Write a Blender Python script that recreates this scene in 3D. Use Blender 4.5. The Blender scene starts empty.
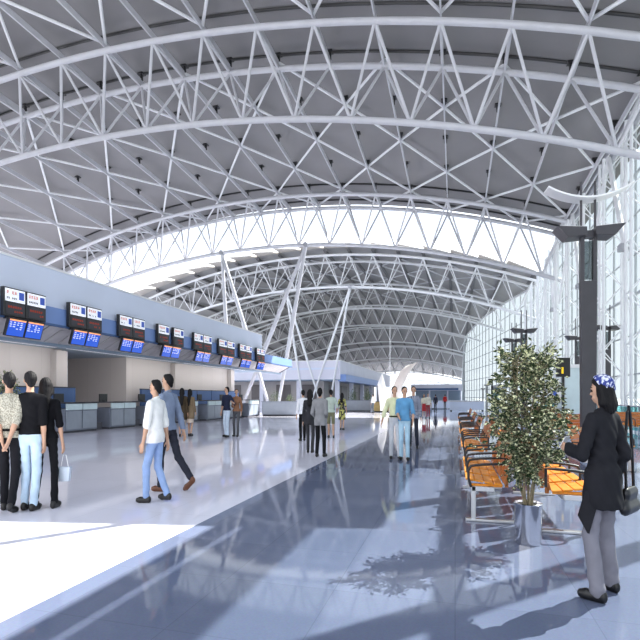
import bpy, math, random
import numpy as np
from mathutils import Vector, Matrix
random.seed(7)
C = bpy.context.scene
COL = C.collection
# ------------------------------------------------------------------ camera, sky, sun, exposure
YAW = math.radians(15.72); FOC = 480.0; EYE = 1.5; HOR = 396.0
cam_d = bpy.data.cameras.new('camera'); cam_d.sensor_width = 36; cam_d.lens = 27.0
cam_d.shift_x = 0.0; cam_d.shift_y = (HOR-320)/640.0; cam_d.clip_end = 2000; cam_d.clip_start = 0.05
cam = bpy.data.objects.new('camera', cam_d); COL.objects.link(cam)
cam.location = (0, 0, EYE); cam.rotation_euler = (math.pi/2, 0, YAW)
C.camera = cam
C.view_settings.view_transform = 'Standard'; C.view_settings.look = 'None'
C.view_settings.gamma = 1; C.view_settings.use_curve_mapping = False
C.view_settings.exposure = 0.12
try:
    C.cycles.use_denoising = True
    C.cycles.max_bounces = 10; C.cycles.diffuse_bounces = 5; C.cycles.transparent_max_bounces = 24
    C.cycles.sample_clamp_indirect = 6
except Exception: pass
W = bpy.data.worlds.new('sky'); C.world = W; W.use_nodes = True
nt = W.node_tree; bg = nt.nodes['Background']
tc = nt.nodes.new('ShaderNodeTexCoord'); sp = nt.nodes.new('ShaderNodeSeparateXYZ'); rp = nt.nodes.new('ShaderNodeValToRGB')
nt.links.new(tc.outputs['Generated'], sp.inputs[0]); nt.links.new(sp.outputs[2], rp.inputs[0])
rp.color_ramp.elements[0].color = (0.95, 0.97, 1.0, 1); rp.color_ramp.elements[1].color = (0.72, 0.84, 1.0, 1)
nt.links.new(rp.outputs[0], bg.inputs[0]); bg.inputs[1].default_value = 2.25
RV = Vector((math.cos(YAW), math.sin(YAW), 0)); FV = Vector((-math.sin(YAW), math.cos(YAW), 0))
sun_up = RV*0.85 + FV*0.5 + Vector((0, 0, 1))           # towards the sun, per metre of height
sd = bpy.data.lights.new('sun', 'SUN'); sd.energy = 18.5; sd.angle = math.radians(0.22); sd.color = (1.0, 0.95, 0.86)
so = bpy.data.objects.new('sun', sd); COL.objects.link(so); so.rotation_euler = sun_up.to_track_quat('Z', 'Y').to_euler()
so.location = (30, 30, 60)

# ------------------------------------------------------------------ places
def ground(px, py):
    D = EYE*FOC/(py-HOR); L = (px-320)/FOC*D
    v = FV*D + RV*L
    return Vector((v.x, v.y, 0))
def at_depth(px, py, D):
    v = FV*D + RV*((px-320)/FOC*D)
    return Vector((v.x, v.y, EYE-(py-HOR)/FOC*D))
def y_at(px, X):                                         # the Y where the sight line of column px meets the plane x = X
    u = (px-320)/FOC
    return X*(math.cos(YAW)+u*math.sin(YAW))/(-math.sin(YAW)+u*math.cos(YAW))

# ------------------------------------------------------------------ materials
def mat(name, col, rough=.5, metal=0., var=0., scale=8., bump=0., spec=.5, coat=0., emit=None, es=1.):
    m = bpy.data.materials.new(name); m.use_nodes = True
    n = m.node_tree; b = n.nodes['Principled BSDF']
    b.inputs['Base Color'].default_value = (*col, 1); b.inputs['Roughness'].default_value = rough
    b.inputs['Metallic'].default_value = metal; b.inputs['Specular IOR Level'].default_value = spec
    b.inputs['Coat Weight'].default_value = coat; b.inputs['Coat Roughness'].default_value = .05
    if var or bump:
        t = n.nodes.new('ShaderNodeTexCoord'); z = n.nodes.new('ShaderNodeTexNoise')
        z.inputs['Scale'].default_value = scale; z.inputs['Detail'].default_value = 4
        n.links.new(t.outputs['Object'], z.inputs['Vector'])
        if var:
            r = n.nodes.new('ShaderNodeValToRGB')
            r.color_ramp.elements[0].position = .3; r.color_ramp.elements[1].position = .7
            r.color_ramp.elements[0].color = (*[max(0, c*(1-var)) for c in col], 1)
            r.color_ramp.elements[1].color = (*[min(1, c*(1+var)) for c in col], 1)
            n.links.new(z.outputs['Fac'], r.inputs[0]); n.links.new(r.outputs[0], b.inputs['Base Color'])
        if bump:
            q = n.nodes.new('ShaderNodeBump'); q.inputs['Strength'].default_value = bump; q.inputs['Distance'].default_value = .01
            n.links.new(z.outputs['Fac'], q.inputs['Height']); n.links.new(q.outputs[0], b.inputs['Normal'])
    if emit:
        b.inputs['Emission Color'].default_value = (*emit, 1); b.inputs['Emission Strength'].default_value = es
    return m
def two_tone(name, c1, c2, scale, rough=.7, thr=.5, kind='noise', soft=.03):
    m = bpy.data.materials.new(name); m.use_nodes = True
    n = m.node_tree; b = n.nodes['Principled BSDF']; b.inputs['Roughness'].default_value = rough
    t = n.nodes.new('ShaderNodeTexCoord')
    if kind == 'noise':
        z = n.nodes.new('ShaderNodeTexNoise'); z.inputs['Scale'].default_value = scale; z.inputs['Detail'].default_value = 2
        out = z.outputs['Fac']
    elif kind == 'checker':
        z = n.nodes.new('ShaderNodeTexChecker'); z.inputs['Scale'].default_value = scale; out = z.outputs['Fac']
    elif kind == 'voronoi':
        z = n.nodes.new('ShaderNodeTexVoronoi'); z.inputs['Scale'].default_value = scale; out = z.outputs['Distance']
    n.links.new(t.outputs['Object'], z.inputs['Vector'])
    r = n.nodes.new('ShaderNodeValToRGB'); r.color_ramp.elements[0].position = thr-soft; r.color_ramp.elements[1].position = thr+soft
    r.color_ramp.elements[0].color = (*c1, 1); r.color_ramp.elements[1].color = (*c2, 1)
    n.links.new(out, r.inputs[0]); n.links.new(r.outputs[0], b.inputs['Base Color'])
    return m
def stone(name, col, tile, rough, var, joint):
    m = bpy.data.materials.new(name); m.use_nodes = True
    n = m.node_tree; b = n.nodes['Principled BSDF']; L = n.links.new
    t = n.nodes.new('ShaderNodeTexCoord'); br = n.nodes.new('ShaderNodeTexBrick')
    br.offset = 0; br.inputs['Scale'].default_value = 1; br.inputs['Brick Width'].default_value = tile; br.inputs['Row Height'].default_value = tile
    br.inputs['Mortar Size'].default_value = .004; br.inputs['Mortar Smooth'].default_value = .3; br.inputs['Bias'].default_value = 0
    br.inputs['Color1'].default_value = (*[c*(1-var) for c in col], 1); br.inputs['Color2'].default_value = (*[min(1, c*(1+var)) for c in col], 1)
    br.inputs['Mortar'].default_value = (*[c*joint for c in col], 1)
    L(t.outputs['Object'], br.inputs['Vector'])
    z = n.nodes.new('ShaderNodeTexNoise'); z.inputs['Scale'].default_value = 60; z.inputs['Detail'].default_value = 5
    L(t.outputs['Object'], z.inputs['Vector'])
    mx = n.nodes.new('ShaderNodeMix'); mx.data_type = 'RGBA'; mx.blend_type = 'OVERLAY'; mx.inputs[0].default_value = .18
    L(br.outputs['Color'], mx.inputs[6]); L(z.outputs['Color'], mx.inputs[7]); L(mx.outputs[2], b.inputs['Base Color'])
    b.inputs['Roughness'].default_value = rough; b.inputs['Specular IOR Level'].default_value = .15
    z2 = n.nodes.new('ShaderNodeTexNoise'); z2.inputs['Scale'].default_value = 1.3; L(t.outputs['Object'], z2.inputs['Vector'])
    q = n.nodes.new('ShaderNodeBump'); q.inputs['Strength'].default_value = .03; q.inputs['Distance'].default_value = .02
    L(z2.outputs['Fac'], q.inputs['Height']); L(q.outputs[0], b.inputs['Normal'])
    return m
def glass(name, tint, gloss=.1, rough=.02):
    m = bpy.data.materials.new(name); m.use_nodes = True
    n = m.node_tree; n.nodes.remove(n.nodes['Principled BSDF'])
    tr = n.nodes.new('ShaderNodeBsdfTransparent'); tr.inputs[0].default_value = (*tint, 1)
    gl = n.nodes.new('ShaderNodeBsdfGlossy'); gl.inputs['Roughness'].default_value = rough
    mx = n.nodes.new('ShaderNodeMixShader'); mx.inputs[0].default_value = gloss
    n.links.new(tr.outputs[0], mx.inputs[1]); n.links.new(gl.outputs[0], mx.inputs[2])
    n.links.new(mx.outputs[0], n.nodes['Material Output'].inputs[0])
    return m
M = dict(
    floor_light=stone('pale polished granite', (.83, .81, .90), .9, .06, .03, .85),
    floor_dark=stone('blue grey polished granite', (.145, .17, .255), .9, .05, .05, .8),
    apron=mat('pale concrete apron', (.55, .55, .53), .9, var=.08, scale=.3),
    roof=mat('grey roof lining', (.25, .243, .25), .75, var=.06, scale=.35),
    roof_warm=mat('beige roof lining', (.50, .46, .42), .75, var=.06, scale=.35),
    steel=mat('pale grey painted steel', (.56, .565, .61), .38, var=.04, scale=2),
    steel_white=mat('white painted steel', (.78, .79, .82), .35, var=.03, scale=2),
    roof_far=mat('warm grey roof lining', (.36, .355, .355), .75, var=.06, scale=.35),
    mullion=mat('grey painted mullions', (.42, .45, .47), .4, var=.05, scale=2),
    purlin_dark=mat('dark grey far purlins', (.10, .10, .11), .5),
    taupe=mat('brown taupe glazing', (.16, .14, .14), .4, var=.1, scale=1),
    steel_grey=mat('mid grey painted steel', (.36, .37, .41), .45, var=.05, scale=2),
    dark=mat('near black painted metal', (.02, .02, .022), .4),
    lamp_dark=mat('charcoal painted metal', (.055, .052, .06), .4, var=.1, scale=3),
    glass=glass('clear wall glass', (.385, .42, .43), .05),
    skyglass=glass('clear roof glass', (.86, .88, .9), .05),
    teal=glass('teal balustrade glass', (.45, .74, .76), .12),
    bulk=mat('pale blue white bulkhead', (.66, .72, .86), .45, var=.03, scale=.6),
    blue=mat('cornflower blue fascia', (.19, .30, .60), .4, var=.04, scale=1),
    deepblue=mat('dark blue panel', (.055, .115, .27), .5, var=.08, scale=1),
    soffit=mat('taupe slatted soffit', (.56, .53, .53), .6, var=.08, scale=3),
    soffit_blue=mat('powder blue soffit', (.28, .36, .46), .5, var=.05, scale=1),
    beige=stone('beige wall cladding', (.56, .52, .50), 1.5, .5, .03, .7),
    lav=mat('lavender white wall', (.70, .70, .80), .5, var=.04, scale=.6),
    counter=mat('grey laminate counter', (.20, .22, .27), .4, var=.08, scale=3),
    counter_front=mat('light grey counter panel', (.30, .33, .38), .35, var=.05, scale=3),
    counter_dark=mat('charcoal counter plinth', (.045, .045, .055), .5),
    counter_glass=mat('pale aqua counter upstand', (.66, .78, .80), .2, var=.05, scale=3),
    tan=mat('tan wooden desk front', (.46, .33, .12), .5, var=.15, scale=5),
    white=mat('white enamel', (.85, .85, .85), .4),
    cream=mat('cream stretched fabric', (.84, .76, .70), .8, var=.05, scale=2),
    chrome=mat('brushed chrome', (.75, .73, .74), .13, 1., var=.04, scale=9),
    alu=mat('satin aluminium', (.55, .56, .58), .3, .8),
    orange=mat('bright orange wooden slats', (.86, .30, .015), .45, var=.1, scale=12),
    leather=mat('rust orange leather', (.46, .15, .03), .5, var=.15, scale=9),
    soil=mat('dark potting soil', (.02, .015, .01), .95, var=.4, scale=60),
    bark=mat('pale grey brown bark', (.22, .18, .11), .9, var=.3, scale=30),
    leaf=two_tone('variegated green and cream leaves', (.015, .04, .006), (.80, .80, .48), 34, .45, .56, soft=.06),
    leaf_dark=two_tone('deep green leaves', (.02, .05, .015), (.14, .22, .06), 20, .5, .5, soft=.1),
    screen_blue=mat('lit blue flight screen', (.01, .03, .2), .2, emit=(.03, .11, .62), es=.9),
    screen_line=mat('lit white screen lines', (.5, .5, .7), .3, emit=(.45, .50, .95), es=.9),
    screen_orange=mat('lit orange screen header', (.8, .3, .1), .3, emit=(.85, .38, .18), es=.8),
    led_red=mat('lit red led characters', (.3, .02, .0), .4, emit=(.55, .07, .02), es=.3),
    sign_white=mat('lit white sign panel', (.85, .86, .9), .3, emit=(.8, .83, .9), es=.45),
    sign_red=mat('salmon red sign lettering', (.80, .22, .14), .5),
    sign_black=mat('black sign lettering', (.04, .04, .05), .5),
    sign_blue=mat('blue sign emblem', (.05, .12, .55), .4),
    yellow=mat('yellow sign mark', (.9, .6, .02), .4, emit=(.9, .6, .02), es=.5),
    red=mat('red cloth', (.5, .02, .03), .7),
)
skinA = mat('light tan skin', (.56, .33, .22), .5, var=.05, scale=9)
hairM = mat('black hair', (.006, .005, .006), .62, spec=.25, bump=.3, scale=90)
eyeM = mat('dark brown eye', (.02, .012, .01), .15)
lipM = mat('muted rose lips', (.38, .14, .11), .5)

# ------------------------------------------------------------------ mesh helpers
class MB:
    def __init__(s): s.v = []; s.f = []; s.m = []
    def add(s, vs, fs, mi=0):
        o = len(s.v); s.v += [tuple(v) for v in vs]; s.f += [tuple(i+o for i in f) for f in fs]; s.m += [mi]*len(fs)
    def box(s, c, d, R=None, mi=0):
        c = Vector(c); vs = []
        for x in (-.5, .5):
            for y in (-.5, .5):
                for z in (-.5, .5):
                    p = Vector((x*d[0], y*d[1], z*d[2]))
                    if R is not None: p = R @ p
                    vs.append(c+p)
        s.add(vs, [(0, 1, 3, 2), (4, 6, 7, 5), (0, 4, 5, 1), (2, 3, 7, 6), (0, 2, 6, 4), (1, 5, 7, 3)], mi); return s
    def span(s, a, b, mi=0):
        a = Vector(a); b = Vector(b)
        return s.box((a+b)/2, [abs(b[i]-a[i]) for i in range(3)], None, mi)
    def sweep(s, pts, r, n=8, cap=True, mi=0, up=None):
        pts = [Vector(p) for p in pts]; rs = r if isinstance(r, (list, tuple)) else [r]*len(pts)
        rings = []; ref = None
        for i, p in enumerate(pts):
            t = (pts[min(i+1, len(pts)-1)]-pts[max(i-1, 0)]).normalized()
            if ref is None:
                ref = Vector((0, 0, 1)) if abs(t.z) < .9 else Vector((1, 0, 0))
            a = t.cross(ref)
            if a.length < 1e-4: a = t.cross(Vector((1, .1, 0)))
            a.normalize(); b = a.cross(t).normalized(); ref = b
            rings.append([p + (a*math.cos(2*math.pi*k/n)+b*math.sin(2*math.pi*k/n))*rs[i] for k in range(n)])
        vs = [v for R in rings for v in R]; fs = []
        for i in range(len(pts)-1):
            for k in range(n):
                fs.append((i*n+k, i*n+(k+1) % n, (i+1)*n+(k+1) % n, (i+1)*n+k))
        if cap: fs.append(tuple(range(n-1, -1, -1))); fs.append(tuple((len(pts)-1)*n+k for k in range(n)))
        s.add(vs, fs, mi); return s
    def fin(s, pts, w, h, mi=0):                          # a deep flat beam: width w in x, height h in z
        pts = [Vector(p) for p in pts]; vs = []
        for p in pts: vs += [p+Vector((-w/2, 0, -h/2)), p+Vector((w/2, 0, -h/2)), p+Vector((w/2, 0, h/2)), p+Vector((-w/2, 0, h/2))]
        n = len(pts); fs = [(3, 2, 1, 0), (n*4-4, n*4-3, n*4-2, n*4-1)]
        for i in range(n-1):
            for k in range(4): fs.append((i*4+k, i*4+(k+1) % 4, (i+1)*4+(k+1) % 4, (i+1)*4+k))
        s.add(vs, fs, mi); return s
    def tube(s, p, q, r, n=8, mi=0): return s.sweep([p, q], r, n, True, mi)
    def lathe(s, prof, n=24, c=(0, 0, 0), mi=0):
        c = Vector(c); vs = []; fs = []
        for r, z in prof:
            for k in range(n): vs.append(c+Vector((r*math.cos(2*math.pi*k/n), r*math.sin(2*math.pi*k/n), z)))
        for i in range(len(prof)-1):
            for k in range(n): fs.append((i*n+k, i*n+(k+1) % n, (i+1)*n+(k+1) % n, (i+1)*n+k))
        s.add(vs, fs, mi); return s
    def prism(s, poly, axis, lo, hi, mi=0):
        def P(a, b, c): return (c, a, b) if axis == 0 else (a, c, b) if axis == 1 else (a, b, c)
        n = len(poly); vs = [P(a, b, lo) for a, b in poly]+[P(a, b, hi) for a, b in poly]
        fs = [tuple(range(n-1, -1, -1)), tuple(range(n, 2*n))]+[(i, (i+1) % n, n+(i+1) % n, n+i) for i in range(n)]
        s.add(vs, fs, mi); return s
    def build(s, name, m, parent=None, smooth=False, bevel=0):
        me = bpy.data.meshes.new(name); me.from_pydata(s.v, [], s.f); me.update()
        ms = m if isinstance(m, (list, tuple)) else [m]
        for x in ms: me.materials.append(M[x] if isinstance(x, str) else x)
        if len(ms) > 1: me.polygons.foreach_set('material_index', s.m)
        if smooth:
            me.polygons.foreach_set('use_smooth', [True]*len(me.polygons))
            try: me.set_sharp_from_angle(angle=math.radians(40))
            except Exception: pass
        o = bpy.data.objects.new(name, me); COL.objects.link(o)
        if parent is not None: o.parent = parent
        if bevel:
            b = o.modifiers.new('bevel', 'BEVEL'); b.width = bevel; b.segments = 2; b.limit_method = 'ANGLE'
        return o
def tag(o, label=None, cat=None, group=None, kind=None):
    if label: o['label'] = label
    if cat: o['category'] = cat
    if group: o['group'] = group
    if kind: o['kind'] = kind
    return o
def empty(name, loc=(0, 0, 0), rz=0., label=None, cat=None, group=None, kind=None):
    o = bpy.data.objects.new(name, None); COL.objects.link(o); o.location = loc; o.rotation_euler = (0, 0, rz)
    o.empty_display_size = .2
    return tag(o, label, cat, group, kind)
def copy_tree(o, parent=None):
    c = o.copy(); COL.objects.link(c); c.parent = parent
    for ch in [x for x in list(COL.objects) if x.parent == o]: copy_tree(ch, c)
    return c

# ------------------------------------------------------------------ roof geometry
STEP = 2.88
#        Y      Xc     R     zb    h    w
TR = [(5.0, -18.4, 73.6, 16.2, 3.6, 1.53), (22.98, -18.36, 73.6, 16.24, 3.58, 1.53), (41.17, -16.6, 67.2, 15.17, 3.81, 1.53),
      (56.9, -16.5, 66.0, 14.83, 3.49, 1.5), (73., -16.5, 64., 15.1, 3.4, 1.4), (89., -16.5, 62., 14.8, 3.4, 1.4), (105., -16.5, 60., 13.4, 3.2, 1.4),
      (121., -16.5, 58., 11.0, 3.0, 1.3), (136., -16., 56., 8.6, 2.7, 1.3), (148., -15., 60., 6.4, 2.2, 1.2)]
def xwall(Y): return 8.7 if Y < 60 else 8.7-(Y-60)*(6.7/47) if Y < 107 else 2.0
def arc(X, Xc, R, z): return z-R+math.sqrt(max(R*R-(X-Xc)**2, 1))
def ztop(X, Y):
    i = 0
    while i < len(TR)-2 and Y > TR[i+1][0]: i += 1
    a, b = TR[i], TR[i+1]; t = (Y-a[0])/(b[0]-a[0]); t = min(max(t, -.3), 1.3)
    f = lambda q: arc(X, q[1], q[2]+q[4], q[3]+q[4])
    return f(a)*(1-t)+f(b)*t
XK = [-.6+STEP*k for k in range(-15, 4)]
def roof_panel(x0, x1, y0, y1, up, nx=1, ny=4, th=.12):
    mb = MB(); vs = []
    for s_ in (0, th):
        for i in range(nx+1):
            for j in range(ny+1):
                X = x0+(x1-x0)*i/nx; Y = y0+(y1-y0)*j/ny
                vs.append((X, Y, ztop(X, Y)+up+s_))
    n = (nx+1)*(ny+1); fs = []
    for i in range(nx):
        for j in range(ny):
            a = i*(ny+1)+j; b = a+1; c = a+ny+2; d = a+ny+1
            fs.append((a, b, c, d)); fs.append((n+a, n+d, n+c, n+b))
    for j in range(ny):
        fs.append((j, n+j, n+j+1, j+1)); a = nx*(ny+1)+j; fs.append((a, a+1, n+a+1, n+a))
    for i in range(nx):
        a = i*(ny+1); b = (i+1)*(ny+1); fs.append((a, b, n+b, n+a)); fs.append((a+ny, n+a+ny, n+b+ny, b+ny))
    mb.add(vs, fs); return mb
LINES1 = [-7, -3, 1.0, 5.0, 9.2, 13.3, 17.4, 21.45, 24.5, 28.3, 32.1, 35.9, 39.64, 42.7]
ceil1 = empty('ceiling', (0, 0, 0), kind='structure', label='near grey vaulted roof lining above the whole front hall')
P1 = ([XK[0]-STEP*2, XK[0]-STEP]+XK+[XK[-1]+.66])
# lining sheets between purlins; an unseen glazed opening added near the right edge to throw a sun patch
xe = 8.7
mb = roof_panel(-48, 1.0, -9, 43.9, .85, 40, 16); mb.build('roof_lining', 'roof', ceil1)
mb = roof_panel(1.0, xe+1.0, 16.4, 43.9, .85, 8, 10); mb.build('roof_lining', 'roof', ceil1)
mb = roof_panel(1.0, xe+1.0, -9, 1., .85, 8, 4); mb.build('roof_lining', 'roof', ceil1)
mb = roof_panel(1.0, xe+1.0, 1., 16.4, .95, 6, 4, .03); mb.build('roof_glazing', 'skyglass', ceil1)
for k in range(len(XK)+1):
    X = XK[k] if k < len(XK) else 8.3
    if X < -43: continue
    pts = [(X, Y, ztop(X, Y)+.32) for Y in [-8, 5, 14, 21.45, 24.5, 32, 39.6, 43.9]]
    MB().fin(pts, .07, .34).build('roof_purlin', 'steel', ceil1)
for Y in (21.45, 24.5, 39.64, 42.7):
    xs = np.linspace(-46, 8.9, 30)
    MB().sweep([(x, Y, ztop(x, Y)+.80) for x in xs], .07, 6).build('roof_rib', 'dark', ceil1, True)
nb = 0
rest = MB()
for k in range(len(XK)-2, -1, -1):
    for j in range(3, len(LINES1)-1):
        if XK[k] < -43 or j == 7: continue
        jj = j if j < 8 else j
        if (k+jj) % 2 == 0: A = (XK[k], LINES1[j]); B = (XK[k+1], LINES1[j+1])
        else: A = (XK[k], LINES1[j+1]); B = (XK[k+1], LINES1[j])
        if LINES1[j+1] < 16: continue
        nb += 1
        if nb > 99: rest.tube((A[0], A[1], ztop(*A)+.40), (B[0], B[1], ztop(*B)+.40), .08, 6); continue
        MB().tube((A[0], A[1], ztop(*A)+.40), (B[0], B[1], ztop(*B)+.40), .08, 6).build('roof_brace', 'steel_white', ceil1, True)
if rest.v: rest.build('roof_bracing', 'steel_white', ceil1, True)['kind'] = 'stuff'
nn = 0
for k in range(5, len(XK)):
    for j in range(8, 13):
        nn += 1
        if nn > 95: continue
        X, Y = XK[k], LINES1[j]
        q = MB(); q.tube((X, Y, ztop(X, Y)+.42), (X, Y, ztop(X, Y)+.84), .09, 6); q.box((X, Y, ztop(X, Y)+.80), (.34, .34, .07))
        q.build('roof_bracket', 'dark', ceil1)
# glazed band between the two vaults
gap = empty('window_1', (0, 0, 0), kind='structure', label='glazed white sky strip between the near and far roof vaults')
roof_panel(-48, xe+.3, 44.0, 51.8, .75, 30, 3, .03).build('roof_glazing', 'skyglass', gap)
for k in range(len(XK)):
    X = XK[k]; MB().sweep([(X, Y, ztop(X, Y)+.7) for Y in (43.9, 47.8, 52.)], .035, 6).build('glazing_bar', 'steel_white', gap, True)
# far vault
ceil2 = empty('ceiling.001', (0, 0, 0), kind='structure', label='far vaulted roof lining falling towards the end of the hall')
for k in range(len(XK)-1):                              # the scalloped front edge: one tilted panel per bay
    x0, x1 = XK[k]+.12, XK[k+1]-.12
    vs = []
    for dz in (0, .1):
        vs += [(x0, 53.0, ztop(x0, 53)+.45+dz), (x1, 53.0, ztop(x1, 53)+.1+dz), (x1, 55.4, ztop(x1, 55.4)+.8+dz), (x0, 55.4, ztop(x0, 55.4)+.8+dz)]
    q = MB(); q.add(vs, [(3, 2, 1, 0), (4, 5, 6, 7), (0, 1, 5, 4), (1, 2, 6, 5), (2, 3, 7, 6), (3, 0, 4, 7)])
    q.build('roof_panel', 'roof_warm', ceil2)
ys = [55.4, 60, 66, 73, 80, 89, 97, 105, 113, 121, 129, 136, 142, 149.5]
q = MB(); NX = 28; vs = []
for s_ in (0, .15):
    for Y in ys:
        for i in range(NX+1):
            x0, x1 = -48, xwall(Y)+.4; X = x0+(x1-x0)*i/NX; vs.append((X, Y, ztop(X, Y)+.8+s_))
n_ = len(ys)*(NX+1); fs = []
for j in range(len(ys)-1):
    for i in range(NX):
        a = j*(NX+1)+i; fs.append((a, a+NX+1, a+NX+2, a+1)); fs.append((n_+a, n_+a+1, n_+a+NX+2, n_+a+NX+1))
q.add(vs, fs); q.build('roof_lining', 'roof_far', ceil2)
for k in range(len(XK)):
    X = XK[k]; pts = [(X, Y, ztop(X, Y)+.5) for Y in ys if X < xwall(Y)]
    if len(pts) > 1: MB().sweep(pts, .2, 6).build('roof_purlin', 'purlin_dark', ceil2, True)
nb = 0; L2 = [58.4, 62.3, 66, 69.8, 73.6, 77.5, 81.3, 85.2, 89, 93, 97, 101, 105, 110, 115.5, 121, 128.5, 136]
for j in range(len(L2)-1):
    for k in range(3, len(XK)-1):
        A = (XK[k], L2[j]) if (k+j) % 2 else (XK[k], L2[j+1]); B = (XK[k+1], L2[j+1]) if (k+j) % 2 else (XK[k+1], L2[j])
        if XK[k+1] > xwall(L2[j+1]): continue
        nb += 1
        if nb > 99: continue
        MB().tube((A[0], A[1], ztop(*A)+.45), (B[0], B[1], ztop(*B)+.45), .09, 5).build('roof_brace', 'steel', ceil2, True)

# ------------------------------------------------------------------ roof trusses
TL = ['roof truss passing overhead behind the photographer',
      'nearest triangular roof truss, three pale chords sweeping right across the top of the picture',
      'second triangular roof truss, drawn against the bright white glazed strip',
      'third roof truss, first one beyond the glazed strip at the front of the far vault',
      'fourth roof truss from the front, below the beige lining of the far vault',
      'fifth roof truss from the front, halfway down the far vault', 'sixth roof truss from the front, inside the far vault',
      'seventh roof truss from the front, where the far vault dips', 'eighth roof truss from the front, second from the far end',
      'last small roof truss closing the far end, sky showing below it']
def truss(i):
    Y, Xc, R, zb, h, w = TR[i]; near = i <= 3
    t = empty('roof_truss', (0, Y, 0), label=TL[i], cat='truss', group='triangular roof trusses')
    xr = xwall(Y)-.2; xl = -46 if i < 4 else -44
    zB = lambda X: arc(X, Xc, R, zb); zT = lambda X: arc(X, Xc, R+h, zb+h)
    xs = np.linspace(xl, xr, 40)
    rc = .16 if i < 3 else .15; rw = .075 if i < 3 else .06
    mt = 'steel' if i < 3 else 'steel_white'
    MB().sweep([(x, 0, zB(x)) for x in xs], rc, 10 if near else 6).build('bottom_chord', mt, t, True)
    for s_ in (-1, 1): MB().sweep([(x, s_*w, zT(x)) for x in xs], rc, 10 if near else 6).build('top_chord', mt, t, True)
    kk = [X for X in XK if xl < X < xr+.3]; web = MB(); cnt = 0
    for a in range(len(kk)):
        cand = [((kk[a], -w, zT(kk[a])), (kk[a], w, zT(kk[a])))]
        xm = kk[a]+STEP/2
        if xm < xr:
            bm = (xm, 0, zB(xm))
            for X in (kk[a], kk[a]+STEP):
                if X > xr+.3: continue
                for s_ in (-1, 1): cand.append(((X, s_*w, zT(X)), bm))
        for p, q_ in cand:
            vis = kk[a] > -31 if i == 1 else kk[a] > -37
            if near and vis and cnt < 98:
                MB().tube(p, q_, rw, 6).build('web_strut', mt, t, True); cnt += 1
            else: web.tube(p, q_, rw, 5)
    if web.v:
        o = web.build('web_bracing', mt, t, True)
        if near: o['kind'] = 'stuff'
    return t
for i in range(1, len(TR)): truss(i)

# ------------------------------------------------------------------ floor and outside
def slab(name, x0, x1, y0, y1, z, m, th=.2):
    o = MB().span((x0, y0, z-th), (x1, y1, z)).build(name, m); o['kind'] = 'structure'; return o
EDGE = -2.9
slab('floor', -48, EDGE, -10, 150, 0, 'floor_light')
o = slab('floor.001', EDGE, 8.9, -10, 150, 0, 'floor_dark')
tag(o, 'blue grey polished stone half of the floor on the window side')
slab('ground', 8.9, 140, -60, 300, -.15, 'apron')
# ------------------------------------------------------------------ right glass wall
wr = empty('wall_right', (0, 0, 0), kind='structure', label='tall glass wall with white mullions along the right side of the hall')
def wpt(Y, z, off=0): return Vector((xwall(Y)+off, Y, z))
runs = [(-9, 60), (60, 107), (107, 149)]
for a, b in runs:
    q = MB(); n = max(2, int((b-a)/6))
    for i in range(n):
        Y0 = a+(b-a)*i/n; Y1 = a+(b-a)*(i+1)/n
        q.add([wpt(Y0, 0, .12), wpt(Y1, 0, .12), wpt(Y1, ztop(xwall(Y1), Y1)+.9, .12), wpt(Y0, ztop(xwall(Y0), Y0)+.9, .12)], [(0, 1, 2, 3)])
    q.build('glazing', 'glass', wr)
def mullion(Y, r):
    x = xwall(Y); MB().tube((x, Y, 0), (x, Y, ztop(x, Y)+.8), r, 6).build('mullion', 'mullion', wr, True)
Y = 24.
while Y < 58: mullion(Y, .06); Y += 1.7
Y = 60.
while Y < 148: mullion(Y, .07); Y += 2.6
for Y in (-6, -2, 2, 6, 9.4, 12.6, 16.4, 20.2): mullion(Y, .17)  # out-of-view stretch of wall, mullions thickened to cast bold floor shadows
for z in (2.6, 4.6, 6.6, 8.6, 10.6, 12.6, 14.4):
    MB().tube(wpt(22, z), wpt(60, z), .045 if z not in (6.6, 12.6) else .08, 6).build('transom', 'mullion', wr, True)
for z, r_ in ((2.6, .06), (5.4, .10), (9.0, .14), (12.8, .12)):
    MB().tube(wpt(-9, z), wpt(22, z), r_, 6).build('transom', 'mullion', wr, True)  # heavy transoms of the unseen stretch, sized for broad shadow lines
for z in (1.2, 2.6, 4.6, 6.6, 8.6, 10.6, 12.6):
    MB().tube(wpt(60, z), wpt(107, z), .05, 6).build('transom', 'mullion', wr, True)
    if z < 10: MB().tube(wpt(107, z), wpt(149, z), .05, 6).build('transom', 'mullion', wr, True)
MB().sweep([(xe, y, ztop(xe, y)+.45) for y in np.linspace(-9, 52, 14)], .22, 8).build('edge_beam', 'steel_grey', wr, True)
MB().sweep([(xwall(y), y, ztop(xwall(y), y)+.45) for y in np.linspace(52, 149, 20)], .18, 8).build('edge_beam', 'steel_white', wr, True)
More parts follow.
